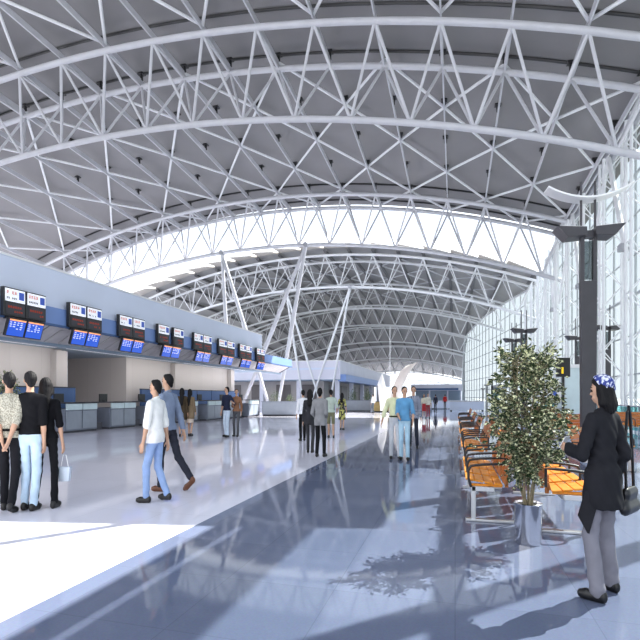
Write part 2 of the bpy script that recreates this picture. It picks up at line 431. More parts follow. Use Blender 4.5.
# lattice wind columns just inside the glass
def lattice(Y, label):
    x = xe-.25; H = ztop(x, Y)+.3
    t = empty('lattice_column', (x, Y, 0), label=label, cat='column', group='white lattice columns along the glass wall')
    for dx, dy in ((0, 0), (-.95, -.35), (-.95, .35)):
        MB().tube((dx, dy, 0), (dx, dy, H if dx == 0 else H-1.2), .075, 8).build('column_chord', 'steel_white', t, True)
    q = MB(); z = .4; s_ = 1
    while z < H-2.4:
        for dy in (-.35, .35):
            a = (0, 0, z), (-.95, dy, z+1.15); b = (-.95, dy, z+1.15), (0, 0, z+2.3)
            q.tube(*a, .03, 5); q.tube(*b, .03, 5)
        q.tube((-.95, -.35, z+1.15), (-.95, .35, z+1.15), .03, 5); q.tube((-.95, -.35, z), (-.95, .35, z+1.15), .025, 5)
        z += 2.3
    q.build('lacing', 'steel_white', t, True)
    q = MB()
    for zz in (3.5, 7, 10.5): q.tube((-.95, .35, zz), (-.5, 2.2, zz+1.6), .03, 5); q.tube((-.5, 2.2, zz+1.6), (0, 3.9, zz), .03, 5)
    q.build('side_brace', 'steel_white', t, True)
for j, Y in enumerate((24.5, 28.6, 32.7, 36.8, 40.9, 45, 49.1, 53.2, 57.3)):
    lattice(Y, 'white three tube lattice column with zigzag lacing against the glass wall')
for j, Y in enumerate((26.3, 34.5, 43)):                        # raking props carrying the roof edge
    t = empty('raking_strut', (xe-.6, Y, 0), label=('nearest', 'middle', 'farthest')[j]+' of the three heavy pale struts leaning across the lattice columns', cat='strut', group='raking struts at the glass wall')
    q = MB(); q.tube((-.5, -1.0, 8.5), (-.2, 2.6, 14.2), .13, 8); q.build('tube_shaft', 'steel_white', t, True)
    q = MB(); q.tube((-.5, 5.4, 8.5), (-.2, 2.6, 14.2), .10, 8); q.build('tube_shaft', 'steel_white', t, True)
    q = MB(); q.box((-.5, -1.0, 8.4), (.5, .5, .3)); q.build('bearing_plate', 'steel_grey', t)
# end wall
ew = empty('wall_back', (0, 0, 0), kind='structure', label='glazed end wall of the hall far away')
MB().span((-44, 149.2, 0), (2, 149.25, 7)).build('glazing', 'skyglass', ew)
q = MB()
for i in range(24): q.tube((-44+i*2, 149.1, 0), (-44+i*2, 149.1, 5.8), .07, 5)
q.build('mullions', 'steel_white', ew)

# ------------------------------------------------------------------ A-frame roof props
def prop(i, label, apex, feet, m='steel_white', r=.17):
    t = empty('roof_prop', (apex[0], TR[i][0], 0), label=label, cat='column', group='inclined white roof props')
    z = arc(apex[0], TR[i][1], TR[i][2], TR[i][3])
    for f in feet: MB().sweep([(f-apex[0], 0, 0), ((f-apex[0])*.5, 0, z*.5), (0, 0, z)], [r*.75, r*1.15, r*.8], 10).build('prop_leg', m, t, True)
    q = MB(); q.tube((0, -.25, z), (0, .25, z), .22, 8); q.build('pin_joint', 'steel_grey', t, True)
def xat(px, Y):
    u = (px-320)/FOC; return Y*(-math.sin(YAW)+u*math.cos(YAW))/(math.cos(YAW)+u*math.sin(YAW))
prop(2, 'tall pale inclined prop pair meeting at the second truss beside the check-in building end', (xat(306, 41.17),), (xat(240, 41.17), xat(277, 41.17)), 'steel')
prop(2, 'inclined roof prop pair rising behind the white check-in bulkhead to the second truss', (xat(222, 41.17),), (xat(231, 41.17), xat(271, 41.17)), 'steel')
prop(3, 'slim white inclined roof prop pair at the third truss, left of two', (xat(286, 56.9),), (xat(304, 56.9), xat(322, 56.9)), r=.13)
prop(3, 'slim white inclined roof prop pair at the third truss, right of two', (xat(350, 56.9),), (xat(309, 56.9), xat(329, 56.9)), r=.13)

# ------------------------------------------------------------------ check-in building
BX = -13.5
wl = empty('wall_left', (0, 0, 0), kind='structure', label='beige clad back wall behind the check-in counters')
MB().span((-24, 6, 0), (-17, 17.6, 3.6)).build('wall_block', 'beige', wl)
MB().span((-24, 22, 0), (-17, 34.9, 3.6)).build('wall_block', 'beige', wl)
MB().span((-24.2, 17.6, 0), (-21.2, 22, 3.6)).build('recess_wall', 'beige', wl)
q = MB(); q.tube((-17.3, 18.0, 0), (-17.3, 18.0, 3.6), .07, 8); q.tube((-17.5, 18.4, 0), (-17.5, 18.4, 3.6), .05, 8)
q.build('service_pipe', 'steel', wl, True)
for y in (13., 17.3, 26.5, 34.2):
    MB().span((-17.02, y-.3, 0), (-16.7, y+.3, 3.5)).build('pilaster', 'beige', wl)
can = empty('check_in_canopy', (BX, 6, 0), label='long pale blue bulkhead with blue fascia and slatted soffit over the check-in desks', cat='canopy')
def cs(a, b): return (a[0]-BX, a[1]-6, a[2]), (b[0]-BX, b[1]-6, b[2])
MB().span(*cs((-24, 6, 3.99), (BX, 32.4, 5.9))).build('bulkhead', 'bulk', can)
MB().span(*cs((-24, 6, 5.9), (BX+.04, 32.45, 5.96))).build('coping', 'white', can)
MB().span(*cs((BX-.4, 6, 4.0), (BX+.08, 38.8, 4.58))).build('fascia', 'blue', can)
MB().span(*cs((BX-.5, 6, 3.93), (BX+.12, 38.8, 4.0))).build('drip_edge', 'deepblue', can)
q = MB(); n = int((38.8-6)/.62)
for i in range(n):
    y0 = i*.62
    q.prism([(.02, 3.95), (-.9, 3.46), (-.95, 3.50), (-.03, 3.98)], 1, y0+.05, y0+.60)
q.build('soffit_slats', 'soffit', can)
q = MB(); q.prism([(-.08, 3.95), (-.98, 3.48), (-1.0, 3.56), (-.1, 3.99)], 1, 0, 32.8); q.build('soffit_backing', 'counter_dark', can)
MB().span((-1.15, 0, 3.36), (-.88, 32.8, 3.46)).build('soffit_edge', 'soffit_blue', can)
MB().span(*cs((-24, 6, 3.58), (BX-1.0, 38.8, 3.68))).build('soffit_board', 'soffit_blue', can)
# displays
def text_row(mb, y0, y1, z, h, x, n, rnd, fill=.75):
    w = (y1-y0)/n
    for i in range(n):
        if rnd.random() < .12: continue
        for s_ in range(3):
            a = y0+i*w+w*fill*s_/3; zz = z+rnd.choice((0, h*.33, h*.66))
            mb.box((x, a+w*.12, z+h/2), (.004, w*.10, h)); mb.box((x, a+w*.2, zz+h*.08), (.004, w*.25, h*.18))
def display(y0, y1, label, panels=2, gap=0.):
    t = empty('flight_display', (BX+.12, y0, 3.4), label=label, cat='display', group='check-in desk flight displays')
    w = y1-y0; rnd = random.Random(int(y0*100)); pw = w/panels
    pw = (w-gap)/panels
    for k in range(panels):
        a = k*(pw+gap)
        q = MB(); q.span((0, a+.0, .58), (.14, a+pw-.02, 1.46)); hs = q.build('housing', 'dark', t, bevel=.01)
        q = MB(); q.span((.141, a+.05, 1.03), (.155, a+pw-.05, 1.42)); sg = q.build('sign_panel', 'sign_white', t)
        q = MB(); text_row(q, a+.09, a+pw*.58, 1.25, .11, .158, 4, rnd); q.build('red_lettering', 'sign_red', sg)
        q = MB(); text_row(q, a+.09, a+pw*.58, 1.10, .07, .158, 6, rnd); q.build('black_lettering', 'sign_black', sg)
        q = MB(); q.span((.156, a+pw*.66, 1.12), (.160, a+pw-.09, 1.36)); q.build('emblem', 'sign_blue', sg)
        q = MB(); q.span((.141, a+.08, .64), (.15, a+pw-.08, .97)); ld = q.build('led_panel', 'sign_black', t)
        q = MB(); text_row(q, a+.14, a+pw*.8, .83, .07, .153, 6, rnd); text_row(q, a+pw*.45, a+pw*.85, .70, .06, .153, 4, rnd); q.build('red_characters', 'led_red', ld)
    # tilted screens below
    lw = min(w*.84, 1.5); o0 = (w-lw)/2-.02
    R = Matrix.Rotation(math.radians(18), 3, 'Y')
    for k in range(2):
        a = o0+k*lw/2+lw/4
        q = MB(); q.box((.10, a, .26), (.10, lw/2-.01, .60), R); sc = q.build('screen_case', 'dark', t, bevel=.008)
        q = MB(); q.box(Vector((.10, a, .26))+R@Vector((.052, 0, -.02)), (.006, lw/2-.08, .50), R); fc = q.build('screen', 'screen_blue', sc)
        q = MB(); q.box(Vector((.10, a, .26))+R@Vector((.056, 0, .225)), (.005, lw/2-.09, .05), R); q.build('header_bar', 'screen_orange', fc) if False else q.build('header_bar', 'screen_orange', sc)
        q = MB()
        for r_ in range(4):
            for c_ in range(4):
                if rnd.random() < .85:
                    q.box(Vector((.10, a, .26))+R@Vector((.056, -lw*.17+c_*lw*.095+rnd.uniform(-.01, .01), .15-r_*.065)), (.004, lw*.07*rnd.uniform(.6, 1), .03), R)
        q.build('text_lines', 'screen_line', sc)
    q = MB(); q.span((-.06, w*.1, .5), (.06, w*.9, .62)); q.build('bracket', 'dark', t)
DL = ['nearest double check-in flight display at the left edge of the picture', 'second double flight display from the left, over the wall recess',
      'third flight display from the left, two panels joined', 'fourth display from the left, lone left sign panel of the split pair', 'fifth flight display, in front of the pale pilaster',
      'sixth flight display from the left along the blue fascia', 'seventh small flight display, last but one on the fascia', 'last tiny flight display at the end of the white bulkhead']
for (a, b), l in zip(((2, 45), (68, 101), (118, 144), (157, 183), (193, 211), (218, 234), (239, 251), (256, 264)), DL):
    ya, yb = y_at(a, BX+.2), y_at(b, BX+.2)
    display(ya, yb, l if 'fourth' not in l else 'fourth flight display from the left, its two sign panels set apart', gap=.35 if 'fourth' in l else 0.)
for k in range(3):                                       # added glowing strips and unseen lamps turned to the wall, brightening under the canopy
    y = 12+k*9.4
    MB().span(*cs((-16.2, y-4.4, 3.54), (-15.2, y+4.4, 3.58))).build('soffit_fill', 'sign_white', can)
    ld_ = bpy.data.lights.new('soffit_fill', 'AREA'); ld_.shape = 'RECTANGLE'; ld_.size = 1.; ld_.size_y = 8.8; ld_.energy = 48; ld_.color = (1, .95, .9)
    lo_ = bpy.data.objects.new('soffit_fill_lamp', ld_); COL.objects.link(lo_); lo_.location = (-15.5, y, 3.1); lo_.rotation_euler = (0, math.radians(62), 0)
# counters
def counter_proto(w=1.8):
    t = empty('check_in_counter', (0, 0, 0))
    q = MB(); q.span((-1.0, 0, .08), (-.04, w, .98)); q.build('body', 'counter', t, bevel=.015)
    q = MB(); q.span((-1.0, 0, 0), (-.08, w, .08)); q.build('plinth', 'counter_dark', t)
    for k in range(2):
        a = .06+k*(w-.06)/2
        q = MB(); q.span((-.04, a, .14), (0, a+(w-.12)/2-.02, .88)); q.build('front_panel', 'counter_front', t, bevel=.01)
        q = MB(); q.span((-.05, a, .93), (.03, a+(w-.12)/2-.02, 1.19)); q.build('upstand', 'counter_glass', t, bevel=.008)
    q = MB(); q.span((-1.02, -.03, 1.19), (.08, w+.03, 1.24)); q.build('worktop', 'counter_dark', t, bevel=.008)
    q = MB(); q.span((-.9, .3, 1.24), (-.84, .8, 1.6)); q.tube((-.87, .55, 1.24), (-.87, .55, 1.3), .1, 10); q.build('monitor', 'dark', t)
    q = MB(); q.span((-1.2, w+.05, .05), (-.1, w+.40, .34)); q.build('baggage_belt', 'counter_dark', t)
    return t
CL = ['grey check-in counter at the left edge hidden behind the trio', 'grey check-in counter just right of the long haired woman in black',
      'grey check-in counter left of the man in the white shirt', 'grey check-in counter behind the man in the white shirt', 'grey check-in counter behind the two women in coats',
      'grey check-in counter right of the two women in coats', 'grey check-in counter behind the embracing couple', 'grey check-in counter just right of the embracing couple',
      'last grey check-in counter of the near row, by the inclined props']
cp = None
for i, l in enumerate(CL):
    if i in (0, 8): continue
    t = counter_proto() if cp is None else copy_tree(cp)
    if cp is None: cp = t
    t.location = (-15+.18*max(0, i-2), 13.1+2.62*i, 0); tag(t, l, 'counter', 'near row of check-in counters')
# blue partitions behind
for a, b, l in ((9.5, 12.4, 'dark blue low partition at the left edge behind the trio'), (12.5, 15.2, 'dark blue low partition beside the man in black T-shirt'),
                (15.3, 17.7, 'dark blue low partition left of the wall recess'), (22.4, 26.2, 'dark blue low partition left of the two women in coats'),
                (26.3, 30.1, 'dark blue low partition right of the two women in coats'), (30.2, 34.5, 'farthest dark blue low partition behind the embracing couple')):
    t = empty('partition', (-16.4, a, 0), label=l, cat='partition', group='blue partitions behind the check-in counters')
    q = MB(); q.span((-.06, 0, .05), (.06, b-a, 1.85)); q.build('panel', 'deepblue', t)
    q = MB(); q.span((-.075, 0, 1.85), (.075, b-a, 1.90)); q.span((-.075, 0, 0), (.075, b-a, .05)); q.span((-.07, (b-a)/2-.02, .05), (.07, (b-a)/2+.02, 1.85)); q.build('trim_rail', 'counter_dark', t)

# ------------------------------------------------------------------ second building
t = empty('far_pavilion', (BX, 57, 0), label='lavender white second check-in building with a corner towards the hall', cat='building')
MB().span((-26, 0, 3.55), (0, 46, 5.8)).build('bulkhead', 'lav', t)
MB().span((-26, -.05, 5.8), (.06, 46, 5.9)).build('coping', 'white', t)
MB().span((-26, -.04, 4.75), (-.3, 0, 5.0)).build('band', 'bulk', t)
MB().span((-26, 3.5, 0), (-3.0, 44, 3.55)).build('wall', 'beige', t)
MB().span((-.3, .2, 3.3), (.7, 30, 4.15)).build('awning', 'blue', t)
MB().span((-26, 0, 3.45), (0, 46, 3.55)).build('soffit', 'soffit_blue', t)
for x in (-.5, -5.5, -10.5): MB().span((x-.25, .4, 0), (x+.25, .9, 3.45)).build('column', 'lav', t)
for y in (9, 17, 25, 33): MB().span((-.75, y-.25, 0), (-.25, y+.25, 3.45)).build('column', 'lav', t)
for k in range(5):
    q = MB(); q.span((-2.98, 6+k*7, .3), (-2.9, 10+k*7, 3.0)); q.build('window', 'taupe', t)
for k in range(6):
    q = MB(); q.span((-24+k*3.6, 3.40, .6), (-22+k*3.6, 3.5, 3.0)); q.build('window', 'taupe', t)
fp = empty('check_in_counter', (0, 0, 0))
MB().span((0, 0, .1), (2.6, .9, 1.05)).build('body', 'counter_front', fp, bevel=.02); MB().span((-.04, -.04, 1.05), (2.64, .94, 1.1)).build('worktop', 'counter', fp); MB().span((.05, .05, 0), (2.55, .85, .1)).build('plinth', 'counter_dark', fp)
for i, (px, py, l) in enumerate(((262, 416, 'far grey desk beyond the end of the near counter row'),
                  (344, 411.5, 'small far grey desk left of the tan desk'))):
    o = fp if i == 0 else copy_tree(fp); g = ground(px, py); o.location = g; o.rotation_euler = (0, 0, YAW); tag(o, l, 'counter', 'far grey desks before the pavilion')
g = ground(373, 412); t = empty('service_desk', g, YAW, 'tan wooden service desk in front of the far pavilion', 'desk')
MB().span((0, 0, .08), (2.1, .8, .95)).build('body', 'tan', t, bevel=.02); MB().span((-.05, -.05, .95), (2.15, .85, 1.0)).build('worktop', 'counter_dark', t); MB().span((.05, .05, 0), (2.05, .75, .08)).build('plinth', 'counter_dark', t)
# far terminal building
t = empty('end_pavilion', (-11, 126, 0), label='low white end building with a blue strip closing the hall far away', cat='building')
MB().span((0, 0, 2.9), (12.7, 12, 4.5)).build('bulkhead', 'lav', t); MB().span((.3, -.1, 3.0), (11.8, 0, 3.5)).build('blue_strip', 'deepblue', t)
MB().span((1, 2, 0), (12.5, 12, 2.9)).build('wall', 'soffit_blue', t); 
for x in (.3, 4.5, 9, 12.2): MB().span((x, .3, 0), (x+.35, .65, 2.9)).build('column', 'lav', t)
# low pale barriers at the far right
for i, (px, py, w_, l) in enumerate(((432, 409, 4., 'far pale low barrier left of the glass wall end'), (450, 411, 3.4, 'far pale low barrier at the foot of the glass wall end'))):
    g = ground(px, py); t = empty('barrier', g, YAW, l, 'barrier')
    MB().span((0, 0, .1), (w_, .15, .9)).build('panel', 'bulk', t); MB().span((0, -.03, .9), (w_, .18, 1.0)).build('rail', 'steel', t)
    q = MB(); q.span((0.05, 0, 0), (.2, .15, .1)); q.build('foot', 'dark', t); q = MB(); q.span((w_-.2, 0, 0), (w_-.05, .15, .1)); q.build('foot', 'dark', t)
# glazed doors at the glass wall
g = at_depth(494, 396, 60)
t = empty('glazed_porch', (5.2, 62, 0), 0, 'low teal glazed porch at the foot of the oblique glass wall', 'porch')
q = MB(); q.span((0, 0, .05), (.08, 11, 2.6)); q.build('glass_screen', 'teal', t)
q = MB(); q.span((-.1, -.1, 2.6), (1.4, 11.1, 2.95)); q.build('head', 'steel_grey', t)
for k in range(6): q = MB(); q.span((-.06, k*2.2-.05, 0), (.12, k*2.2+.05, 2.6)); q.build('post', 'steel_grey', t)
# teal balustrade before the near glass wall
t = empty('balustrade', (7.1, 13, 0), 0, 'teal glass balustrade running in front of the glass wall behind the benches', 'balustrade')
for k in range(10):
    MB().span((0, k*3+.05, .08), (.03, k*3+2.95, 1.05)).build('glass_pane', 'teal', t)
    MB().span((-.03, k*3-.04, 0), (.06, k*3+.04, 1.08)).build('post', 'steel', t)
MB().span((-.03, -.1, 1.05), (.06, 30, 1.11)).build('handrail', 'steel', t)

# ------------------------------------------------------------------ lamp posts
def lamp_proto():
    t = empty('lamp_post', (0, 0, 0))
    q = MB(); q.prism([(-.19, 0), (.19, 0), (.22, 4.85), (-.22, 4.85)], 1, -.09, .09); q.build('post', 'lamp_dark', t, bevel=.01)
    for s_ in (-1, 1):
        q = MB(); q.span((s_*.17-.05, -.07, 4.85), (s_*.17+.05, .07, 6.3)); q.build('upright', 'lamp_dark', t)
        q = MB(); q.tube((s_*.19, 0, 6.3), (s_*.19, 0, 7.75), .035, 8); q.build('rod', 'lamp_dark', t, True)
        q = MB(); q.prism([(s_*.12, 6.12), (s_*.62, 6.08), (s_*.92, 6.42), (s_*.12, 6.36)][::s_], 1, -.28, .28); q.build('wing', 'lamp_dark', t, bevel=.01)
        q = MB(); q.prism([(s_*.2, 6.365), (s_*.8, 6.42), (s_*.78, 6.45), (s_*.2, 6.40)][::s_], 1, -.2, .2); q.build('uplight', 'white', t)
    q = MB(); q.span((-.14, -.1, 6.1), (.14, .1, 6.3)); q.build('cross_bar', 'lamp_dark', t)
    q = MB(); q.span((-.12, -.05, 4.9), (.12, .05, 6.0)); q.build('lamp_cover', 'glass', t)
    q = MB(); q.span((-.35, -.22, 0), (.35, .22, .04)); q.build('base_plate', 'lamp_dark', t)
    n = 14; top = []
    pts = [(-1.15+2.3*i/n, 7.2+.36*((-1.15+2.3*i/n)/1.15)**2) for i in range(n+1)]
    q = MB(); vs = []
    for x, z in pts:
        for y, dz in ((-.24, 0), (.24, 0), (.24, .05), (-.24, .05)): vs.append((x, y, z+dz+.06*(1-abs(x)/1.15)*0))
    fs = [(0, 1, 2, 3), (n*4+3, n*4+2, n*4+1, n*4)]
    for i in range(n):
        for k in range(4): fs.append((i*4+k, (i+1)*4+k, (i+1)*4+(k+1) % 4, i*4+(k+1) % 4))
    q.add(vs, fs); q.build('reflector', 'white', t, True)
    return t
lp = None
for px, D, s_, refl, l in ((588, 14., 1., True, 'tall charcoal lamp post with winged uplight and white reflector behind the woman'),
        (524, 35., 1., False, 'charcoal winged lamp post whose top rises behind the potted tree, right of two'),
        (514, 41., 1., False, 'charcoal winged lamp post whose top rises behind the potted tree, left of two'),
        (607, 26., .83, False, 'charcoal winged lamp post by the glass wall, just right of the tall lamp post'),
        (578, 31., .84, False, 'charcoal winged lamp post by the glass wall, just left of the tall lamp post'),
        (492, 62., .58, False, 'small far dark lamp post left of the tree, nearest of three'), (487, 72., .5, False, 'small far dark lamp post left of the tree, middle of three'),
        (483, 78., .43, False, 'small far dark lamp post left of the tree, farthest of three')):
    t = lamp_proto() if lp is None else copy_tree(lp)
    if lp is None: lp = t
    p = at_depth(px, HOR, D); t.location = (p.x, p.y, 0); t.rotation_euler = (0, 0, YAW-.15 if px > 560 and px < 600 else YAW); t.scale = (s_,)*3
    tag(t, l, 'lamp post', 'winged uplight lamp posts')
    if not refl:
        for ch in [x for x in COL.objects if x.parent == t and x.name.startswith('reflector')]: bpy.data.objects.remove(ch)

# ------------------------------------------------------------------ benches
def bench_proto(n=4, w=.56):
    t = empty('waiting_bench', (0, 0, 0)); L = n*w
    q = MB(); q.span((.02, -.03, .36), (L-.02, .05, .42)); q.build('beam', 'alu', t, bevel=.008)
    for x in (.03, L-.06):
        q = MB(); q.span((x, .18, 0.0), (x+.055, .235, .42)); q.span((x-.01, -.30, .0), (x+.065, .30, .03)); q.span((x, -.02, .36), (x+.055, .23, .42)); q.build('leg', 'alu', t, bevel=.006)
    for k in range(n):
        x0 = k*w+.05; x1 = (k+1)*w-.05
        q = MB()
        for j in range(4):
            y = .25-j*.108; z = .495-.016*j
            q.box(((x0+x1)/2, y, z), (x1-x0, .099, .022), Matrix.Rotation(math.radians(8), 3, 'X'))
        q.span((x0+.03, -.12, .41), (x0+.06, .26, .445)); q.span((x1-.06, -.12, .41), (x1-.03, .26, .445))
        q.build('seat', 'orange', t, bevel=.006)
        q = MB(); R = Matrix.Rotation(math.radians(-17), 3, 'X')
        R = Matrix.Rotation(math.radians(17), 3, 'X')
        for j in range(5):
            c = Vector(((x0+x1)/2, -.14, .44))+R@Vector((0, 0, .06+j*.098))
            q.box(c, (x1-x0, .024, .09), R)
        q.span((x0+.05, -.19, .41), (x0+.08, -.15, .62)); q.span((x1-.08, -.19, .41), (x1-.05, -.15, .62))
        q.build('backrest', 'leather', t, bevel=.006)
    for k in range(n+1):
        x = k*w; pts = [(x, -.20, .50)]
        for a in range(0, 9):
            th = math.pi*a/8*.62; pts.append((x, -.20+.48*math.sin(th)*.98, .66+.04*math.cos(th*1.2) - .22*max(0, (a-5)/3)**1.5))
        pts.append((x, .24, .42))
        q = MB(); q.sweep(pts, .016, 8); q.build('armrest', 'dark', t, True)
    return t
bp = bench_proto()
def bench(X, Y, rz, label):
    global used
    t = bp if not used else copy_tree(bp); used = True
    t.location = (X, Y, 0); t.rotation_euler = (0, 0, rz); tag(t, label, 'bench', 'orange slatted waiting benches'); return t
used = False
H = math.pi/2
# facing -X : local +Y -> -X : rz = +90deg, local x -> +Y
bench(.42, 6.0, H, 'nearest orange slatted bench, left of the potted tree, facing the hall')
bench(1.16, 5.75+.56*4, -H, 'nearest orange slatted bench right of the potted tree, beside the woman in black')
bench(.42, 9.8, H, 'second bench of the row left of the tree')
bench(.42, 13.4, H, 'third bench of the row left of the tree')
bench(.42, 17.2, H, 'fourth bench of the row left of the tree')
bench(.42, 22., H, 'fifth and farthest bench of the row left of the tree')
bench(1.25, 11.8, -H, 'second bench facing the windows, hidden behind the tree')
bench(1.25, 15.6, -H, 'third bench facing the windows, far behind the tree')
g = ground(641, 490); bench(g.x+.35, g.y+2.3, -H-.5, 'orange bench cut by the right edge beside the black handbag')
g = ground(612, 438); bench(g.x+1.3, g.y+.3, math.pi, 'distant bench with orange back to the right of the woman')
g = ground(549, 443); bench(g.x+2.2, g.y+.3, math.pi, 'distant bench with orange back just left of the tall lamp post')
g = ground(560, 424); bench(g.x+1.0, g.y+.3, math.pi, 'farthest small bench near the glass wall')

# ------------------------------------------------------------------ plants
def leaves(n, shape, size, seed):
    rnd = random.Random(seed); q = MB()
    for i in range(n):
        p, out = shape(rnd)
        d = (out+Vector((rnd.uniform(-1, 1), rnd.uniform(-1, 1), rnd.uniform(-1.1, .5)))).normalized()
        s_ = d.cross(Vector((rnd.uniform(-1, 1), rnd.uniform(-1, 1), rnd.uniform(-1, 1)))).normalized(); nn = s_.cross(d)
        L = size*rnd.uniform(.7, 1.3); w = L*.24
        q.add([p, p+d*L*.45+s_*w-nn*w*.2, p+d*L-nn*L*.12, p+d*L*.45-s_*w-nn*w*.2, p+d*L*.5+nn*w*.15], [(0, 1, 4), (1, 2, 4), (2, 3, 4), (3, 0, 4)])
    return q
def ficus(loc, label):
    t = empty('potted_ficus', loc, 0, label, 'potted plant')
    q = MB(); q.lathe([(.0, .0), (.125, 0), (.128, .02), (.132, .40), (.137, .41), (.128, .415), (.122, .37), (0, .37)], 40); q.build('pot', 'chrome', t, True)
    q = MB(); q.lathe([(0, .385), (.08, .395), (.123, .375)], 24); q.build('soil', 'soil', t, True)
    rnd = random.Random(3); br = []
    for k in range(5):
        a = k*1.256; pts = [Vector((.03*math.cos(a), .03*math.sin(a), .37))]
        for j in range(1, 9):
            f = j/8; pts.append(Vector((.05*math.cos(a+f*1.5)*(1+f*2.2), .05*math.sin(a+f*1.5)*(1+f*2.2), .37+1.5*f)) + Vector((rnd.uniform(-.015, .015), rnd.uniform(-.015, .015), 0)))
        br.append(pts); q = MB(); q.sweep(pts, [.013-.0011*j for j in range(9)], 7); q.build('stem', 'bark', t, True)
    tips = []; tw = MB()
    for i in range(250):
        st = br[rnd.randrange(5)]; f = rnd.uniform(.10, 1)**.85; j = min(7, int(f*8)); p = st[j].lerp(st[j+1], f*8-j) if j < 8 else st[8]
        a = rnd.uniform(0, 6.283); zz = p.z
        wz = .08+.37*math.exp(-((zz-1.2)/.36)**2)+.06*math.sin(zz*9)
        if zz > 1.6: wz = max(.10, .26-.36*(zz-1.55))
        e = p+Vector((math.cos(a)*wz*rnd.uniform(.4, 1.15), math.sin(a)*wz*rnd.uniform(.4, 1.15), rnd.uniform(-.08, .20)))
        tw.tube(p, e, .0035, 4); tips.append((p, e))
    tw.build('twigs', 'bark', t)
    def sh(r):
        p, e = tips[r.randrange(len(tips))]; f = r.uniform(.35, 1.08); return p.lerp(e, f)+Vector((r.gauss(0, .025), r.gauss(0, .025), r.gauss(0, .03))), (e-p).normalized()
    leaves(4700, sh, .060, 11).build('foliage', 'leaf', t)
g = ground(528, 543)
ficus(g, 'leafy variegated ficus tree in a chrome cylinder pot between the benches')
def shrub(loc, h, r, label, n=350, mt='leaf', pot='white', size=.09):
    t = empty('potted_shrub', loc, 0, label, 'potted plant', 'background potted shrubs')
    q = MB(); q.lathe([(0, 0), (r*.38, 0), (r*.5, h*.22), (r*.46, h*.22), (0, h*.2)], 16); q.build('pot', pot, t, True)
    q = MB(); q.tube((0, 0, h*.18), (0, 0, h*.75), .02, 6); q.build('stem', 'bark', t)
    def sh(rd):
        v = Vector((rd.gauss(0, 1), rd.gauss(0, 1), rd.gauss(0, 1))).normalized()*rd.uniform(.3, 1)
        return Vector((v.x*r, v.y*r, h*.64+v.z*h*.36)), v
    leaves(n, sh, size, int(h*1000+n)).build('foliage', mt, t)
shrub(ground(3, 441), 2.35, .55, 'variegated leafy shrub at the left edge before the beige wall', 900, 'leaf', 'white', .12)
shrub(ground(275, 413.5), 2.0, .45, 'dark green shrub above the far grey desks', 250, 'leaf_dark')
shrub(ground(290, 413), 1.7, .45, 'second dark green shrub right of the far grey desks', 250, 'leaf_dark')
shrub(ground(353, 410), 2.2, .5, 'dark green shrub by the far pavilion corner', 250, 'leaf_dark', size=.14)
shrub(ground(368, 410), 2.2, .5, 'dark green shrub behind the tan desk', 250, 'leaf_dark', size=.14)

# ------------------------------------------------------------------ white sails
def sail(loc, rz, prof, label, m):
    t = empty('sail_sculpture', loc, rz, label, 'sculpture')
    n = len(prof); q = MB(); vs = []; K = 6
    for x, z, w_, b in prof:
        for s_ in (0, .05):
            for k in range(K+1):
                f = k/K-.5; vs.append((x+w_*f, b+.5*w_*(4*f*f-1)*.5+s_, z+w_*f*.35))
    S = 2*(K+1); fs = []
    for i in range(n-1):
        for k in range(K):
            a = i*S+k; fs.append((a, a+1, a+1+S, a+S)); b = a+K+1; fs.append((b, b+S, b+1+S, b+1))
        a = i*S; fs.append((a, a+S, a+S+K+1, a+K+1)); a = i*S+K; fs.append((a, a+K+1, a+S+K+1, a+S))
    a = 0; fs.append(tuple(range(K, -1, -1))+tuple(range(K+1, 2*K+2))); a = (n-1)*S; fs.append(tuple(range(a, a+K+1))+tuple(range(a+2*K+1, a+K, -1)))
    q.add(vs, fs); q.build('sail', m, t, True)
    q = MB(); q.lathe([(0, 0), (.35, 0), (.35, .05), (.05, .08), (.04, .5), (0, .5)], 16, (prof[0][0], .03, 0)); q.build('base', 'steel', t, True)
g = ground(393, 414)
sail(g, YAW, [(.1, .3, .9, 0), (.15, 1.2, .85, .05), (.35, 2.1, .9, .1), (.75, 3.0, 1.0, .2), (1.25, 3.8, 1.15, .35), (1.65, 4.2, 1.0, .45)], 'tall cream curled sail sculpture standing behind the man in the yellow shirt', 'cream')
g = ground(380.5, 413.4)
sail(g, YAW, [(.3, .3, .6, 0), (.25, 1.2, .65, 0), (.15, 2.0, .7, .05), (.05, 2.6, .6, .1), (.15, 3.4, .1, .15)], 'smaller white pointed sail sculpture left of the cream one', 'white')
t = empty('mast', ground(390, 415), 0, 'thin white mast rising beside the sail sculptures', 'mast'); MB().tube((0, 0, 0), (0, 0, 7), .03, 6).build('shaft', 'steel_white', t, True); MB().lathe([(0, 0), (.2, 0), (.2, .04), (0, .06)], 12).build('foot', 'steel', t)
# ------------------------------------------------------------------ sign and vestibule by the windows
p = at_depth(564, 366, 15.)
t = empty('hanging_sign', (p.x, p.y, 1.9), YAW, 'black overhead sign box with yellow mark right of the tree', 'sign')
MB().span((-.2, 0, .2), (.2, .12, .8)).build('box', 'dark', t, bevel=.01); MB().span((-.08, -.012, .3), (-.02, 0, .5)).build('yellow_mark', 'yellow', t)
MB().span((-.03, .03, -1.9), (.03, .09, .2)).build('post', 'dark', t)
p = at_depth(575, 396, 17.)
t = empty('kiosk', (p.x, p.y, 0), YAW, 'white glazed kiosk standing left of the tall lamp post', 'kiosk')
MB().span((-.35, 0, 0), (.35, .7, .9)).build('lower_panel', 'bulk', t); MB().span((-.33, .02, .9), (.33, .68, 2.5)).build('glass_body', 'counter_glass', t); MB().span((-.38, -.03, 2.5), (.38, .73, 2.62)).build('top', 'white', t)
p = at_depth(556, 392, 16.)
t = empty('poster_stand', (p.x, p.y, 0), YAW, 'blue and white poster stand showing right of the tree', 'sign')
